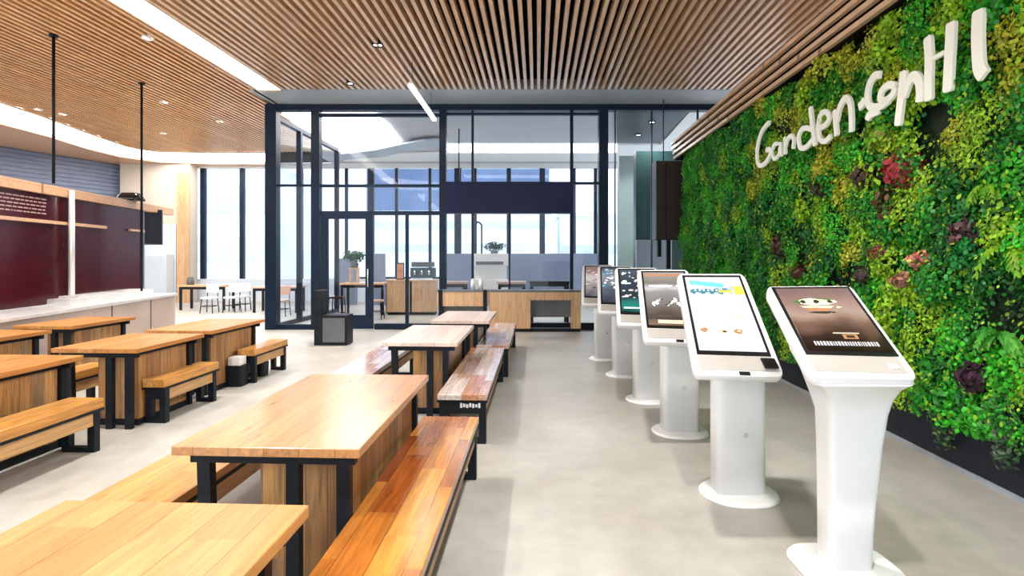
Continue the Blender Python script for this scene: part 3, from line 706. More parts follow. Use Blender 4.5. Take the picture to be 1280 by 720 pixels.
SC = {
 1: screen_mat('burger_poster', [(0,(.015,.008,.007)),(.2,(.05,.025,.02)),(.42,(.30,.17,.12)),(.56,(.60,.42,.34)),(.75,(.42,.26,.22)),(1,(.30,.19,.18))], 2.2, noise=.45),
 2: screen_mat('menu_white', [(0,(.85,.86,.88)),(.7,(.80,.82,.85)),(.85,(.55,.57,.60)),(1,(.5,.52,.55))], 2, noise=.1, strength=.66),
 3: screen_mat('menu_taupe', [(0,(.30,.20,.14)),(.18,(.12,.09,.07)),(.35,(.25,.22,.20)),(.6,(.42,.40,.38)),(.68,(.8,.8,.8)),(.78,(.28,.26,.22)),(1,(.55,.5,.44))], 3, noise=.2),
 4: screen_mat('menu_teal', [(0,(.01,.03,.035)),(.12,(.02,.30,.25)),(.24,(.03,.20,.18)),(.34,(.03,.05,.07)),(.7,(.05,.07,.10)),(1,(.10,.13,.18))], 4, noise=.12),
 5: screen_mat('menu_slate', [(0,(.04,.05,.07)),(.4,(.12,.15,.2)),(.7,(.3,.34,.4)),(1,(.06,.08,.12))], 5, noise=.4),
 6: screen_mat('menu_rose', [(0,(.10,.10,.12)),(.4,(.4,.36,.36)),(.6,(.65,.6,.6)),(.8,(.35,.2,.2)),(1,(.2,.18,.2))], 5, noise=.4)}
def em(n_, c, s=.49): return emit(n_, c, s)
E = {k: em('screen_ink_'+k, c) for k, c in dict(white=(.85,.85,.85), blue=(.08,.42,.62), teal=(.02,.12,.16), yellow=(.62,.60,.05), brown=(.28,.13,.06), tan=(.60,.44,.30), cream=(.62,.60,.40), green=(.05,.10,.03), dark=(.02,.015,.012), grey=(.35,.35,.36)).items()}
EK = list(E.keys()); EM = [E[k] for k in EK]
def blob(bm, cx, cy, rx, ry, key, z, seed=0, n=14, fn=None):
    rr = random.Random(seed); pts = []
    for i in range(n):
        a = 2*math.pi*i/n; q = 1+rr.uniform(-.22,.22); pts.append((cx+rx*q*math.cos(a), cy+ry*q*math.sin(a)))
    lo = [bm.verts.new(fn(p[0],p[1],z)) for p in pts]
    bm.faces.new(lo).material_index = EK.index(key)
def rect(bm, x0, x1, y0, y1, key, z, fn):
    v = [bm.verts.new(fn(x,y,z)) for x, y in ((x0,y0),(x1,y0),(x1,y1),(x0,y1))]; bm.faces.new(v).material_index = EK.index(key)
def kiosk(idx, label, base_xy, fr, bk, post, tp=None, rz=0.0):
    """fr=(px0,px1,py,d) near lower edge of the head; bk the far upper edge. Built about the foot."""
    bx, by = base_xy
    t = thing('ordering_kiosk', label, 'kiosk', (bx, by, 0), rz, 'white ordering kiosks in a row by the green wall')
    inv = Matrix.Rotation(-rz, 4, 'Z')
    def cor(px, py, d): return inv @ Vector((X(px,d)-bx, d-by, Z(py,d)))
    A, B = cor(fr[0],fr[2],fr[4]), cor(fr[1],fr[3],fr[4]); Dd, Cc = cor(bk[0],bk[2],bk[4]), cor(bk[1],bk[3],bk[4])
    return build_kiosk(t, idx, A, B, Cc, Dd, post, tp)
def build_kiosk(t, idx, A, B, Cc, Dd, post, tp):
    nrm = (B-A).cross(Dd-A).normalized()
    def fn(u, v, h=0.0):                       # u across 0..1, v up the screen 0..1
        return A*(1-u)*(1-v)+B*u*(1-v)+Cc*u*v+Dd*(1-u)*v+nrm*h
    TH_ = .055
    ol = rrect(1, 1, .07, 5); ol = [(x+.5, (y+.5)) for x, y in ol]
    def ring(s, h): return [fn(.5+(x-.5)*s, .5+(y-.5)*(1-(1-s)*.6), h) for x, y in ol]
    bm = new(); loft(bm, [ring(.90,-TH_-.03), ring(.985,-TH_), ring(1,-TH_*.5), ring(1,-.008), ring(.985,0)]); hd_ = obj('head', bm, M['white'], t)
    # glass front: black border, picture, grey strip
    v0 = .20 if idx == 1 else .17
    bm = new(); pts = [(.07,v0),(.93,v0),(.93,.975),(.07,.975)]
    if idx == 1: pts = [(.055,v0),(.955,v0),(.955,.98),(.055,.98)]
    lo = [fn(x,y,-.002) for x,y in pts]; hi = [fn(x,y,.004) for x,y in pts]; loft(bm, [lo,hi], 0, False); sb = obj('screen_border', bm, M['black'], t)
    x0, x1, y0, y1 = pts[0][0]+.035, pts[1][0]-.035, v0+.035, pts[2][1]-.025
    bm = new(); q = [(x0,y0),(x1,y0),(x1,y1),(x0,y1)]; loft(bm, [[fn(x,y,.002) for x,y in q],[fn(x,y,.006) for x,y in q]], 0, False)
    sc = obj('screen', bm, SC[idx], t)
    bm = new(); q = [(.07,.045),(.93,.045),(.93,v0-.008),(.07,v0-.008)]; loft(bm, [[fn(x,y,-.002) for x,y in q],[fn(x,y,.003) for x,y in q]], 0, False)
    obj('lower_panel', bm, M['greyband'], t)
    f2 = lambda x,y,z: fn(x0+(x1-x0)*x, y0+(y1-y0)*y, z)
    bm = new(); z1 = .0075
    if idx == 1:
        blob(bm,.44,.74,.27,.085,'green',z1,1,fn=f2); blob(bm,.45,.75,.235,.06,'cream',z1+.0006,2,fn=f2)
        for k in range(5): blob(bm,.27+.09*k,.755+.012*(k%2),.04,.03,'tan' if k%2 else 'dark',z1+.0012,k+3,fn=f2)
        blob(bm,.48,.665,.28,.022,'tan',z1+.0006,9,fn=f2); blob(bm,.46,.62,.22,.03,'brown',z1+.0006,10,fn=f2); blob(bm,.46,.575,.17,.02,'dark',z1+.0009,12,fn=f2)
        rect(bm,.42,.74,.245,.26,'tan',z1,f2); rect(bm,.52,.70,.17,.235,'brown',z1,f2); rect(bm,.56,.66,.185,.22,'dark',z1+.0006,f2)
        rr=random.Random(5)
        x=.12
        while x<.9: 
            w_=rr.uniform(.012,.03); rect(bm,x,x+w_,.07,.13,'grey',z1,f2); x+=w_+.012
    elif idx == 2:
        rect(bm,0,1,.78,1,'grey',z1-.0006,f2)
        for k in range(8): blob(bm,.12+.07*k,.915-.006*k,.06,.035,'blue',z1,k,fn=f2)
        for k in range(9): blob(bm,.10+.08*k,.78+.02*(k%2),.05,.035,'teal',z1,20+k,fn=f2)
        rect(bm,.55,.78,.77,.80,'yellow',z1+.0004,f2); rect(bm,.82,.99,.74,.86,'yellow',z1,f2); rect(bm,.10,.5,.825,.84,'white',z1+.0008,f2)
        for k in range(6): blob(bm,.14+.075*k,.80,.018,.012,'white',z1+.0009,60+k,fn=f2)
        for (cx,cy,rx,ry,c) in ((.14,.635,.07,.012,'grey'),(.45,.635,.08,.010,'grey'),(.8,.635,.09,.010,'grey'),(.44,.47,.06,.028,'tan'),(.80,.44,.11,.03,'tan'),(.82,.45,.06,.014,'white'),(.14,.25,.06,.028,'brown'),(.08,.22,.04,.02,'grey'),(.43,.235,.09,.028,'tan'),(.45,.235,.04,.014,'dark'),(.67,.235,.07,.032,'brown'),(.68,.245,.03,.012,'tan'),(.9,.235,.07,.01,'grey'),(.55,.345,.03,.008,'grey')):
            blob(bm,cx,cy,rx,ry,c,z1+(.0006 if c in('white','dark') else 0),int(cx*100),fn=f2)
    elif idx == 3:
        for k in range(9):
            blob(bm,.18+.09*k,.38+.10*((k*7)%3)/3,.055,.04,'white',z1,k,fn=f2); blob(bm,.2+.08*k,.36+.05*(k%3),.02,.015,'dark',z1+.0006,k+20,fn=f2)
        rect(bm,.0,1,.10,.14,'dark',z1,f2); rect(bm,.2,.95,.03,.09,'tan',z1,f2); rect(bm,.1,1,.70,.74,'white',z1,f2); rect(bm,.0,1,.92,.96,'brown',z1,f2)
    elif idx in (4,5):
        rr=random.Random(idx)
        for k in range(46): blob(bm,rr.uniform(.05,.95),rr.uniform(.32,.96),rr.uniform(.03,.08),rr.uniform(.012,.03),rr.choice(['white','white','grey','blue' if idx==5 else 'dark']),z1+k*.00002,k,n=8,fn=f2)
        if idx==4: rect(bm,.05,.95,.08,.11,'white',z1,f2)
    else:
        rr=random.Random(idx)
        for k in range(26): blob(bm,rr.uniform(.05,.95),rr.uniform(.1,.95),rr.uniform(.04,.09),rr.uniform(.015,.03),rr.choice(['white','dark','grey','brown']),z1+k*.00002,k,n=8,fn=f2)
    obj('picture', bm, EM, sc)
    # slots and reader
    bm = new()
    if idx != 1:
        loft(bm, [[fn(x,y,.001-.004*0) for x,y in ((.50,.006),(.62,.006),(.62,.034),(.50,.034))],[fn(x,y,.004) for x,y in ((.50,.006),(.62,.006),(.62,.034),(.50,.034))]],0,False)
        obj('receipt_slot', bm, M['black'], t)
        bm = new(); q=((.80,.065),(.96,.065),(.945,.145),(.785,.145)); loft(bm, [[fn(x,y,.002) for x,y in q],[fn(x,y,.016) for x,y in q]],0,False); obj('card_reader', bm, M['black'], t, .004)
    else:
        q=((.80,.08),(.87,.08),(.86,.12),(.79,.12)); loft(bm, [[fn(x,y,.002) for x,y in q],[fn(x,y,.010) for x,y in q]],0,False); obj('contactless_pad', bm, M['whiteobj'], t)
    # column
    pw_, pd_, y0p = post
    if tp is None:
        mid = (A+B+Cc+Dd)/4; yc = y0p
        slope = (Dd.z-A.z)/(Dd.y-A.y)
        def under(y): return A.z+(y-A.y)*slope-TH_-.01
        bm = new(); oln = rrect(pw_, pd_, .05, 4)
        lo = [(x, y+yc, .02) for x,y in oln]; hi = [(x, y+yc, under(y+yc)+.03) for x,y in oln]; loft(bm, [lo,hi]); obj('column', bm, M['white'], t)
        bm = new(); cyl(bm, (pw_*.05, yc-pd_/2-.004, .42), (pw_*.05, yc-pd_/2+.01, .42), .016, n=16); obj('lock', bm, M['chrome'], t)
        bm = new(); q = 24; ring_=[]
        def foot(s, z): return [((pw_*.78*s)*math.copysign(abs(math.cos(2*math.pi*i/q))**.85, math.cos(2*math.pi*i/q)), yc-.02+(.235*s)*math.sin(2*math.pi*i/q), z) for i in range(q)]
        loft(bm, [foot(1,0),foot(1.0,.012),foot(.93,.024)]); obj('foot_plate', bm, M['white'], t)
    else:
        bm = new(); rings = []
        for (z_, w_, xo, yc, dp) in tp:
            tl = .59*max(0,(z_-.9)/.11); rings.append([(x+xo, y+yc, z_+(y+dp/2)*tl) for x, y in rrect(w_, dp, min(.035,dp*.3), 4)])
        loft(bm, rings); obj('column', bm, M['white'], t)
        bm = new(); loft(bm, [[(x, y, 0) for x,y in rrect(.50,.42,.14,6)],[(x, y, .02) for x,y in rrect(.50,.42,.14,6)],[(x*.95, y*.95, .032) for x,y in rrect(.50,.42,.14,6)]]); obj('foot_plate', bm, M['white'], t)
    return t
# nearest kiosk, with the flared body
d1 = 2.88
kx = X(1056, d1)
kiosk(1, 'nearest white kiosk with flared body, brown burger picture on its screen', (kx, d1),
      (1014,1150,470,474,2.56), (957,1064,358,357,3.22), (.3,.3,0),
      [(z_,w_,c_-1.711,f_+dp_/2-2.88,dp_) for z_,w_,c_,f_,dp_ in ((.02,.222,1.704,2.80,.15),(.3,.24,1.712,2.80,.15),(.65,.28,1.732,2.80,.16),(.81,.30,1.738,2.785,.18),(.90,.335,1.71,2.73,.20),(.965,.39,1.665,2.65,.24),(1.0,.455,1.635,2.59,.28),(1.01,.46,1.632,2.57,.30))])
# second kiosk, the model of the others
d2 = 3.86
k2x = X(918, d2)
k2 = kiosk(2, 'second kiosk from the camera, white menu screen with a blue and yellow banner', (k2x, d2),
      (868,982,468,472,3.42), (846,930,342,342,4.15), (.33,.19,-.05))
Rk = lambda px,py,d: Vector((X(px,d)-k2x, d-d2, Z(py,d)))
A_,B_,C_,D_ = Rk(868,468,3.42),Rk(982,472,3.42),Rk(930,342,4.15),Rk(846,342,4.15)
for i,(a,dd,lab) in enumerate(((1.30,5.27,'third kiosk from the camera, taupe and white menu on its screen'),(1.24,6.42,'fourth kiosk, dark screen with white items and a teal strip at its foot'),
        (1.18,7.75,'fifth kiosk, narrow dark slate screen, second from the far end'),(1.06,8.95,'farthest kiosk of the row, rosy grey screen beside the wooden counter'))):
    p = RW(a, dd); t = thing('ordering_kiosk', lab, 'kiosk', (p.x, p.y, 0), -.0, 'white ordering kiosks in a row by the green wall')
    build_kiosk(t, i+3, A_.copy(), B_.copy(), C_.copy(), D_.copy(), (.33,.19,-.05), None)

# ---------------------------------------------------------------- wooden counters in front of the partition
d = 12.05
t = thing('wooden_counter', 'light wood counter with a knee opening on its right, in front of the glass', 'counter', (X(612,d), d, 0))
w_ = X(726,d)-X(612,d); zt = Z(362.5,d)
bm = new(); box(bm, 0, w_, 0, .3, zt-.05, zt); obj('countertop', bm, M['greymat'], t, .005)
bm = new(); box(bm, 0, .88, 0, .28, .07, zt-.05); box(bm, w_-.20, w_, 0, .28, .07, zt-.05); box(bm, .88, w_-.20, 0, .28, zt-.22, zt-.05); obj('front_panel', bm, M['counter_wood'], t)
bm = new(); box(bm, .88, w_-.2, .18, .22, .3, zt-.22); obj('modesty_panel', bm, M['greymat'], t)
bm = new(); box(bm, .02, w_-.02, .03, .25, 0, .07); obj('plinth', bm, M['steel'], t)
t = thing('wooden_counter', 'light wood counter in a black frame, behind the farthest centre table', 'counter', (X(546,d), d, 0))
w_ = X(611,d)-X(546,d)
bm = new(); box(bm, 0, w_, 0, .28, zt-.35, zt-.04); obj('front_panel', bm, M['counter_wood'], t)
bm = new(); box(bm, 0, w_, -.01, .3, zt-.04, zt); obj('countertop', bm, M['greymat'], t)
for x in (.08, w_-.08):
    bm = new(); box(bm, x-.04, x+.04, -.03, .05, 0, zt); obj('leg', bm, M['steel'], t)
bm = new(); box(bm, .12, w_-.12, .2, .24, .1, zt-.35); obj('modesty_panel', bm, M['greymat'], t)

def small_table(name, label, px0, px1, pyt, d, h, mt, cat='table', dep=.7, group=None):
    t = thing(name, label, cat, (X(px0,d), d, 0), 0, group); w_ = X(px1,d)-X(px0,d)
    bm = new(); box(bm, 0, w_, 0, dep, h-.05, h); obj('tabletop', bm, mt, t, .004)
    for x in (.03, w_-.09):
        for y in (.03, dep-.09):
            bm = new(); box(bm, x, x+.06, y, y+.06, 0, h-.05); obj('leg', bm, M['steel'], t)
    bm = new(); box(bm, .09, w_-.09, .04, .07, h-.13, h-.05); obj('rail', bm, M['steel'], t)
    return t
def stool(label, px, pyb, h, mt, group, d=None, cat='stool', w_=.36, back=False):
    d = d or D(pyb, 0); t = thing('chair' if back else 'stool', label, 'chair' if back else cat, (X(px,d), d, 0), 0, group); hw = w_/2
    bm = new(); loft(bm, [[(x,y,h-.05) for x,y in rrect(w_,w_,.05)],[(x,y,h) for x,y in rrect(w_,w_,.05)]]); obj('seat', bm, mt, t)
    for sx in (-1,1):
        for sy in (-1,1):
            bm = new(); cyl(bm, (sx*(hw-.03),sy*(hw-.03),h-.05),(sx*hw,sy*hw,0),.014,n=8); obj('leg', bm, M['steel'], t)
    bm = new(); 
    for a,b_ in (((-hw,-hw),(hw,-hw)),((hw,-hw),(hw,hw)),((hw,hw),(-hw,hw)),((-hw,hw),(-hw,-hw))): cyl(bm,(a[0]*.95,a[1]*.95,.2),(b_[0]*.95,b_[1]*.95,.2),.010,n=6)
    obj('foot_ring', bm, M['steel'], t)
    if back:
        bm = new(); box(bm, -hw, hw, hw-.03, hw, h+.12, h+.36); obj('backrest', bm, mt, t, .01)
        for sx in (-1,1):
            bm = new(); cyl(bm, (sx*(hw-.03),hw-.015,h-.03),(sx*(hw-.03),hw-.015,h+.2),.012,n=8); obj('back_post', bm, M['steel'], t)
    return t
# behind the counters, in the glazed room
small_table('black_table', 'dark framed high table with rosy top behind the left counter', 549, 583, 352, 13.3, 1.02, M['pinktop'], group='dark tables just behind the glass')
small_table('black_table', 'dark framed high table with rosy top behind the middle of the counters', 621, 658, 352, 13.3, 1.02, M['pinktop'], group='dark tables just behind the glass')
small_table('black_table', 'all dark high table behind the right end of the counters', 662, 713, 352, 13.3, 1.04, M['steel'], group='dark tables just behind the glass')
for px, lab in ((591,'white cylindrical dispenser on the counter, left one of the pair'),(601,'white cylindrical dispenser on the counter, right one of the pair')):
    bm = new(); dd = 12.2; cyl(bm, (0,0,0),(0,0,.21),.05,.045); cyl(bm,(0,0,.21),(0,0,.24),.03,.02)
    o = obj('dispenser', bm, M['whiteobj']); o.location = (X(px,dd)*1.0, dd, zt); tag(o, lab, 'dispenser', 'white dispensers on the counters')
d = 15.6
t = thing('wooden_cabinet', 'light wood cabinet seen through the glass right of the door', 'cabinet', (X(483,d), d, 0)); w_ = X(544,d)-X(483,d); zc = Z(350,d)
bm = new(); box(bm, 0, w_*.48, 0, .6, .08, zc-.04); box(bm, w_*.52, w_, 0, .6, .08, zc-.04); obj('door', bm, M['counter_wood'], t, .004)
bm = new(); box(bm, -.02, w_+.02, -.02, .62, zc-.04, zc); obj('countertop', bm, M['counter_wood'], t)
bm = new(); box(bm, .03, w_-.03, .03, .58, 0, .08); box(bm, w_*.48, w_*.52, .02, .58, .08, zc-.04); obj('carcass', bm, M['steel'], t)
t = thing('coffee_machine', 'dark teal machine on the light wood cabinet behind the glass', 'machine', (X(527,d), d+.3, zc))
bm = new(); box(bm, -.34, .34, -.2, .2, .05, .34); obj('body', bm, M['teal'], t, .02)
bm = new(); box(bm, -.3, .3, -.22, .18, .36, .5); obj('cup_rack', bm, M['greymat'], t, .01)
bm = new(); box(bm, -.3, .3, -.25, -.2, 0, .05); obj('drip_tray', bm, M['chrome'], t)
bm = new(); 
for x in (-.2,0,.2): cyl(bm, (x,-.24,.14),(x,-.24,.26),.03)
obj('brew_head', bm, M['chrome'], t)
t = thing('framed_picture', 'small orange framed picture standing at the left end of the wood cabinet', 'picture', (X(498.5,d), d+.2, zc))
bm = new(); box(bm, -.11, .11, 0, .03, 0, .48); obj('frame', bm, M['steel'], t)
bm = new(); box(bm, -.09, .09, -.006, 0, .03, .45); obj('print', bm, mottled('orange_print', (.55,.2,.08), (.7,.35,.2), 6, .5), t)
# station with greenery
d = 17.2
t = thing('service_station', 'white service station standing behind the counters in the glazed room', 'station', (X(612,d), d, 0))
bm = new(); box(bm, -.55, .55, 0, .6, 0, .92); obj('body', bm, M['ceilw'], t, .01)
bm = new(); box(bm, -.5, .52, .3, .6, .92, 1.35); obj('shelf_back', bm, M['ceilw'], t)
bm = new(); box(bm, -.56, .56, -.02, .62, 1.35, 1.72); obj('hood', bm, M['ceilw'], t, .01)
bm = new(); box(bm, -.42, .42, -.03, -.02, 1.38, 1.48); obj('hood_vent', bm, M['greymat'], t)
def greenery(name, label, px, py, d, rad, n, cols, pot=True, sx=1.6):
    t = thing(name, label, 'plant', (X(px,d), d, Z(py,d)))
    P = rng.normal(0,1,(n,3)); P /= np.linalg.norm(P,axis=1)[:,None]; Nn = P.copy(); P = P*(rad*rng.uniform(.4,1,n))[:,None]*np.array([sx,1,.8])
    U = rng.normal(0,1,(n,3)); U -= (U*Nn).sum(1)[:,None]*Nn; U /= np.linalg.norm(U,axis=1)[:,None]
    P[:,2] += .12+rad*.8; l_ = rng.uniform(.07,.13,n); C = np.array([cols[k] for k in rng.integers(0,len(cols),n)])
    o = leaf_mesh(P,Nn,U,l_,l_*.5,C,'leaves',M['leaf']); o.parent = t
    bm = new(); cyl(bm, (0,0,0),(0,0,.14),.10,.13); obj('pot', bm, M['greymat'], t)
    return t
greenery('potted_plant', 'dark leafy plant on top of the white service station', 618, 319, 17.4, .2, 220, [(.01,.05,.05),(.02,.08,.06)], sx=2)
t = thing('tap_column', 'thin dark gooseneck stand on the left of the white service station', 'stand', (X(602,17.3), 17.35, 1.72))
bm = new(); cyl(bm, (0,0,0),(0,0,.9),.025,n=8); obj('stem', bm, M['steel'], t)
bm = new(); cyl(bm, (0,0,.9),(-.12,0,1.0),.025,n=8); cyl(bm, (-.12,0,1.0),(-.2,0,.9),.025,n=8); obj('neck', bm, M['steel'], t)
# low blue wall
bm = new(); box(bm, X(420,19), X(447,19), 18.9, 19.0, 0, Z(323,19)); tag(obj('blue_screen', bm, M['bluewall']), 'slate blue screen panel seen through the glass of the door', 'screen')
bm = new(); box(bm, X(557,19), X(757,19), 18.9, 19.05, 0, Z(317,19)); tag(obj('low_partition', bm, M['bluewall']), 'long slate blue low partition behind the service station', 'partition')
bm = new(); box(bm, X(463,19), X(482,19), 18.9, 19.0, 0, Z(317,19)); tag(obj('blue_screen', bm, M['bluewall']), 'narrow slate blue screen left of the wood cabinet', 'screen')
# table with plant behind the door
d = 15.5
small_table('wooden_table', 'wooden table behind the glass door with a bushy plant on it', 424, 480, 352, d, Z(354,d), M['counter_wood'])
greenery('potted_plant', 'bushy dark green plant on the table behind the glass door', 443, 330, d+.35, .26, 260, [(.01,.07,.02),(.02,.12,.03)], sx=1.5).location.z = Z(354,d)+.42
t = thing('plant_stand', 'orange wooden stand lifting the bushy plant above its table', 'stand', (X(443,d+.35), d+.35, Z(354,d)))
bm = new(); box(bm, -.12, .12, -.12, .12, .38, .42); obj('top', bm, M['counter_wood'], t)
for sx in (-1,1):
    bm = new(); box(bm, sx*.1-.02, sx*.1+.02, -.1, .1, 0, .38); obj('leg', bm, M['counter_wood'], t)
SG = 'stools in the room behind the glass'
stool('dark stool behind the glass door, left of its handle side', 421, 405, .62, M['maroon'], SG, d=14.2)
stool('pale stool in front of the wooden table behind the glass', 470, 400, .5, M['pinktop'], SG, d=14.6)
# left dining corner by the windows
CG = 'pale chairs at the window tables'
small_table('wooden_table', 'wooden table under the left windows, beside the wall end', 222, 281, 355, 17, .76, M['counter_wood'], group='wooden tables under the left windows')
small_table('wooden_table', 'wooden table under the windows cut by the left corner post', 314, 372, 355, 16.2, .76, M['pinktop'], group='wooden tables under the left windows')
stool('white chair at the left end of the window tables', 262, 392, .46, M['whiteobj'], CG, d=16.2, back=True)
stool('white chair between the two window tables, left one of the pair', 290, 392, .46, M['whiteobj'], CG, d=16.4, back=True)
stool('white chair between the two window tables, right one of the pair', 303, 390, .46, M['whiteobj'], CG, d=16.9, back=True)
stool('pale chair seen through the glass left of the second post', 352, 392, .46, M['pinktop'], CG, d=15.3, back=True)
bm = new(); cyl(bm, (0,0,0),(0,0,.24),.11,.09); o = obj('jar', bm, M['greymat']); o.location=(X(238,17.3),17.3,.76); tag(o, 'grey jar on the wooden table under the left windows', 'jar')

# ---------------------------------------------------------------- taupe counter and maroon screen on the left
CH = .85
c0, c1 = at(-40, 404, CH), at(219, 366.5, CH)
dirv = (c1-c0); dirv.z = 0; Lc = dirv.length; ang = math.atan2(dirv.y, dirv.x)
t = thing('service_counter', 'long taupe fronted counter with a shiny metal top below the maroon screen', 'counter', (c0.x, c0.y, 0), ang)
bm = new(); box(bm, 0, Lc, 0, .8, 0, CH-.05); obj('front', bm, M['pinkstone'], t)
bm = new(); box(bm, -.02, Lc+.03, -.04, .85, CH-.05, CH); obj('metal_top', bm, M['inox'], t, .006)
bm = new(); box(bm, Lc*.45, Lc*.95, .3, .8, CH, CH+.10); box(bm, Lc*.5, Lc*.9, .35, .75, CH+.1, CH+.13); obj('tray_rail', bm, M['inox'], t, .01)
bm = new(); box(bm, Lc*.80, Lc*.803, -.012, 0, .03, CH-.06); box(bm, Lc*.55, Lc*.553, -.012, 0, .03, CH-.06); obj('joint', bm, M['greymat'], t)
m0, m1 = at(-50, 396, CH), at(178, 367, CH)
dm = (m1-m0); dm.z = 0; Lm = dm.length; am = math.atan2(dm.y, dm.x)
mt_ = thing('menu_screen', 'deep maroon glass screen in a pale wood frame above the counter', 'screen', (m0.x, m0.y, 0), am)
def mu(px):                                  # distance along the screen at a pixel column
    q = (px-640)/F; # x = q*y
    dx, dy = math.cos(am), math.sin(am)
    return (q*m0.y-m0.x)/(dx-q*dy)
ZT = 2.58
bm = new(); box(bm, 0, Lm, 0, .03, CH+.02, ZT); obj('maroon_glass', bm, M['maroon'], mt_)
bm = new(); box(bm, -.1, mu(214), -.06, .10, ZT, ZT+.15); obj('top_beam', bm, M['beam'], mt_, .005)
bm = new(); box(bm, -.1, mu(130), -.05, -.005, 2.13, 2.18); obj('rail', bm, M['beam'], mt_)
bm = new(); box(bm, mu(160), mu(178), -.05, -.005, 2.13, 2.17); obj('rail', bm, M['beam'], mt_)
bm = new(); rr = random.Random(3)
for k in range(5):
    x = mu(-20)
    while x < mu(55): 
        ww = rr.uniform(.03,.12); box(bm, x, x+ww, -.004, 0, 2.27+k*.055, 2.27+k*.055+.018); x += ww+.025
obj('menu_text', bm, mottled('rose_print', (.42,.28,.26), (.5,.34,.3), 9, .5), mt_, label='rows of small pale print')
px_ = mu(81)
bm = new(); cyl(bm, (px_,-.10,CH+.0),(px_,-.10,ZT+.12),.045,n=16); obj('post', bm, M['inox'], mt_, label='bright metal post')
bm = new(); box(bm, Lm-.03, Lm+.02, -.03, .04, CH+.0, ZT); obj('edge_post', bm, M['greymat'], mt_)
# hanging rods
def rod(label, px, py0, d, zb):
    zt_ = Z(py0, d); bm = new(); cyl(bm, (0,0,0),(0,0,CZ-zb),.022,n=10); cyl(bm,(0,0,CZ-zb-.03),(0,0,CZ-zb),.06,n=12)
    o = obj('ceiling_rod', bm, M['steel']); o.location = (X(px,d), d, zb); return tag(o, label, 'rod', 'thin rods hanging from the ceiling')
q = mu(67); rod('thin dark rod hanging above the left half of the maroon screen', 67, 45, 8.55, ZT+.15)
rod('thin dark rod hanging at the right end of the maroon screen', 177, 103, 10.9, CH+.1)
# television and lamp on the beam end
d = 12.2
t = thing('television', 'black television seen at an angle past the right end of the maroon screen', 'television', (X(190,d), d, Z(306,d)), .35)
bm = new(); hh = Z(262,d)-Z(306,d); box(bm, -.2, .2, -.03, .05, 0, hh); obj('casing', bm, M['black'], t, .01)
bm = new(); box(bm, -.18, .18, -.034, -.03, .03, hh-.03); obj('screen', bm, M['slate'], t)
bm = new(); cyl(bm, (0,.02,hh),(0,.02,2.62-Z(306,d)+.0),.02,n=8); obj('bracket', bm, M['steel'], t)
p_ = m0+Vector((math.cos(am),math.sin(am),0))*mu(162)
bm = new(); loft(bm, [[(x,y,0) for x,y in rrect(.5,.3,.1)],[(x,y,.05) for x,y in rrect(.5,.3,.1)],[(x*.6,y*.6,.16) for x,y in rrect(.5,.3,.1)]])
o = obj('speaker', bm, M['black']); o.location = (p_.x, p_.y+.02, ZT+.15); tag(o, 'small black dome speaker on top of the pale wood beam', 'speaker')

# ---------------------------------------------------------------- brown hanging cabinet at the end of the green wall
d = 12.0
t = thing('hanging_cabinet', 'dark brown tall cabinet hanging at the far end of the green wall', 'cabinet', (X(835,d), d, Z(300,d)))
hh = Z(202,d)-Z(300,d); hw = (X(853,d)-X(820,d))/2
bm = new(); box(bm, -hw, hw, -.1, .25, 0, hh); obj('body', bm, M['brown'], t, .015)
bm = new(); box(bm, -hw*.28, -hw*.24, -.105, -.1, .02, hh-.02); obj('seam', bm, M['black'], t)
bm = new(); box(bm, -hw*.75, -hw*.5, 0, .1, -.36, 0); obj('bracket', bm, M['steel'], t)
bm = new(); box(bm, -hw*.05, hw*.2, 0, .1, -.62, 0); obj('bracket', bm, M['steel'], t)
bm = new(); cyl(bm, (-hw*.3,.05,hh), (-hw*.3,.05,CZ-Z(300,12.0)), .012, n=8); obj('hanger', bm, M['steel'], t)
bm = new(); d=14.2; box(bm, X(795,d), X(860,d), d, d+.3, 0, 4.3); struct('wall_rear_right', bm, mottled('dark_teal_wall', (.02,.05,.05), (.03,.07,.07), .6, .3))
bm = new(); d=16.5; box(bm, X(774,d), X(806,d), d, d+.3, 0, 4.6); struct('wall_rear_column', bm, mottled('sage_wall', (.28,.36,.34), (.34,.42,.40), .6, .5))
bm = new(); d=13.9; box(bm, X(796,d), X(840,d), d, d+.2, 0, Z(300,d)); tag(obj('grey_cabinet', bm, M['greystrip'],bevel=.01), 'grey cabinet behind the glass below the brown hanging cabinet', 'cabinet')

# ---------------------------------------------------------------- lamps
DG = 'round downlights set in the slatted ceiling'
def downlight(px, py, label, warm=False, z=CZ-.005, power=60, aim=None, grp=DG, loc=None, r=.085):
    if loc is None:
        p = at(px, py, z)
    else: p = Vector(loc)
    t = thing('downlight', label, 'light', p, 0, grp)
    bm = new(); n=20
    rings = [[(rr_*math.cos(2*math.pi*i/n), rr_*math.sin(2*math.pi*i/n), zz_) for i in range(n)] for rr_, zz_ in ((r*.8,.12),(r*.8,-.002),(r,-.01),(r*1.06,.0),(r*1.06,.12))]
    loft(bm, rings, 0, True, False); obj('trim_ring', bm, M['steel'] if not warm else M['whiteobj'], t)
    bm = new(); cyl(bm, (0,0,.012),(0,0,.03), r*.78, n=20); obj('bulb', bm, M['lampw'] if warm else M['lamp'], t)
    ld = bpy.data.lights.new('downlight_lamp','SPOT'); ld.energy = power; ld.color = (1,.93,.84) if warm else (1,.96,.91)
    ld.spot_size = math.radians(110); ld.spot_blend = .8; ld.shadow_soft_size = .12
    lo = bpy.data.objects.new('downlight_lamp', ld); COL.objects.link(lo); lo.parent = t; lo.location = (0,0,-.03)
    if aim is not None:
        v = Vector(aim)-p; lo.rotation_euler = v.to_track_quat('-Z','Y').to_euler()
    return t
PW = 380
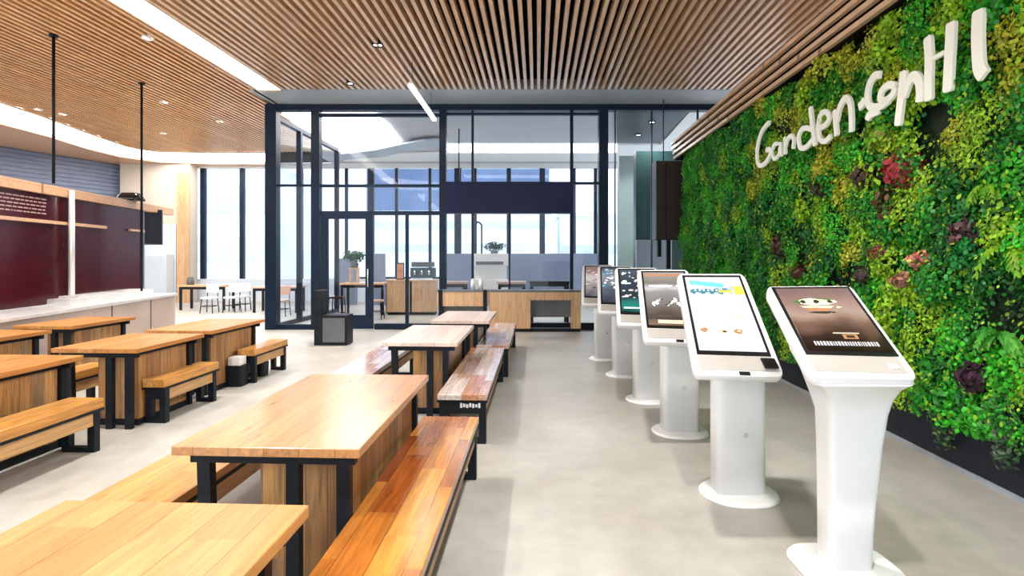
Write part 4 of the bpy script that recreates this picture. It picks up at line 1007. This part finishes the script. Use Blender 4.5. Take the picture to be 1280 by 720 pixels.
downlight(437,105,'bright downlight at the far edge of the slats above the second post', power=PW)
downlight(472,57,'downlight among the slats left of centre', power=PW)
downlight(185,48,'downlight in the left slatted ceiling nearest the light slot', power=PW, warm=True)
downlight(205,128,'downlight in the left slatted ceiling right of the second rod', power=PW, warm=True)
downlight(275,152,'downlight nearest the corner post in the left slatted ceiling', power=PW, warm=True)
downlight(204,167,'downlight in the left ceiling close to where the cove bends', power=PW*.5, warm=True)
downlight(78,143,'downlight beside the curved cove, right of the first rod', power=PW*.6, warm=True)
downlight(48,137,'downlight beside the curved cove, left of the first rod', power=PW*.6, warm=True)
for (px,py,lab) in ((953,115,'bright spot lamp farthest along the green wall edge of the slats'),(1010,55,'spot lamp in the middle of the pair above the green wall'),(1031,37,'spot lamp nearest the camera above the green wall')):
    p = at(px,py,CZ-.005); b_ = RI(p)
    downlight(px,py,lab,True,power=PW*1.5,aim=RW(WA,b_[1]-.2,2.6),grp='spot lamps aimed at the green wall')
downlight(815,153,'bright downlight in the dark ceiling behind the glass', z=CZ-.03, power=PW*.5, grp='downlights behind the glass')
downlight(798,169,'fainter downlight in the dark ceiling behind the glass', z=CZ-.03, power=PW*.4, grp='downlights behind the glass')
# the same lamps run on over the camera's part of the room
for (a,b) in ((-3.2,4.5),(0.6,4.5),(-3.2,1.2),(.6,1.2),(-7.5,4.5),(-7.5,1.2)):
    p = RW(a,b,CZ-.005); downlight(0,0,'round downlight in the slats overhead, out of the picture',power=PW,loc=p)
for b_ in (2.2,4.0):
    p = RW(4.1,b_,CZ-.005); downlight(0,0,'spot lamp over the near end of the green wall, out of the picture',True,power=PW*1.5,loc=p,aim=RW(WA-.1,b_-.2,2.4),grp='spot lamps aimed at the green wall')
# linear pendant
z_ = 4.5; p0_, p1_ = at(513,108,z_), at(543,151,z_); v = p1_-p0_; Lp = v.length
t = thing('linear_pendant', 'slim glowing linear light hanging in front of the glass partition', 'light', p0_, math.atan2(v.y,v.x))
bm = new(); box(bm, 0, Lp, -.035, .035, 0, .04); obj('diffuser', bm, M['linear'], t)
bm = new(); box(bm, 0, Lp, -.04, .04, .04, .08); obj('housing', bm, M['whiteobj'], t)
for x in (.15, Lp-.4):
    bm = new(); cyl(bm, (x,0,.08),(x,0,CZ-z_),.004,n=6); obj('cable', bm, M['steel'], t)
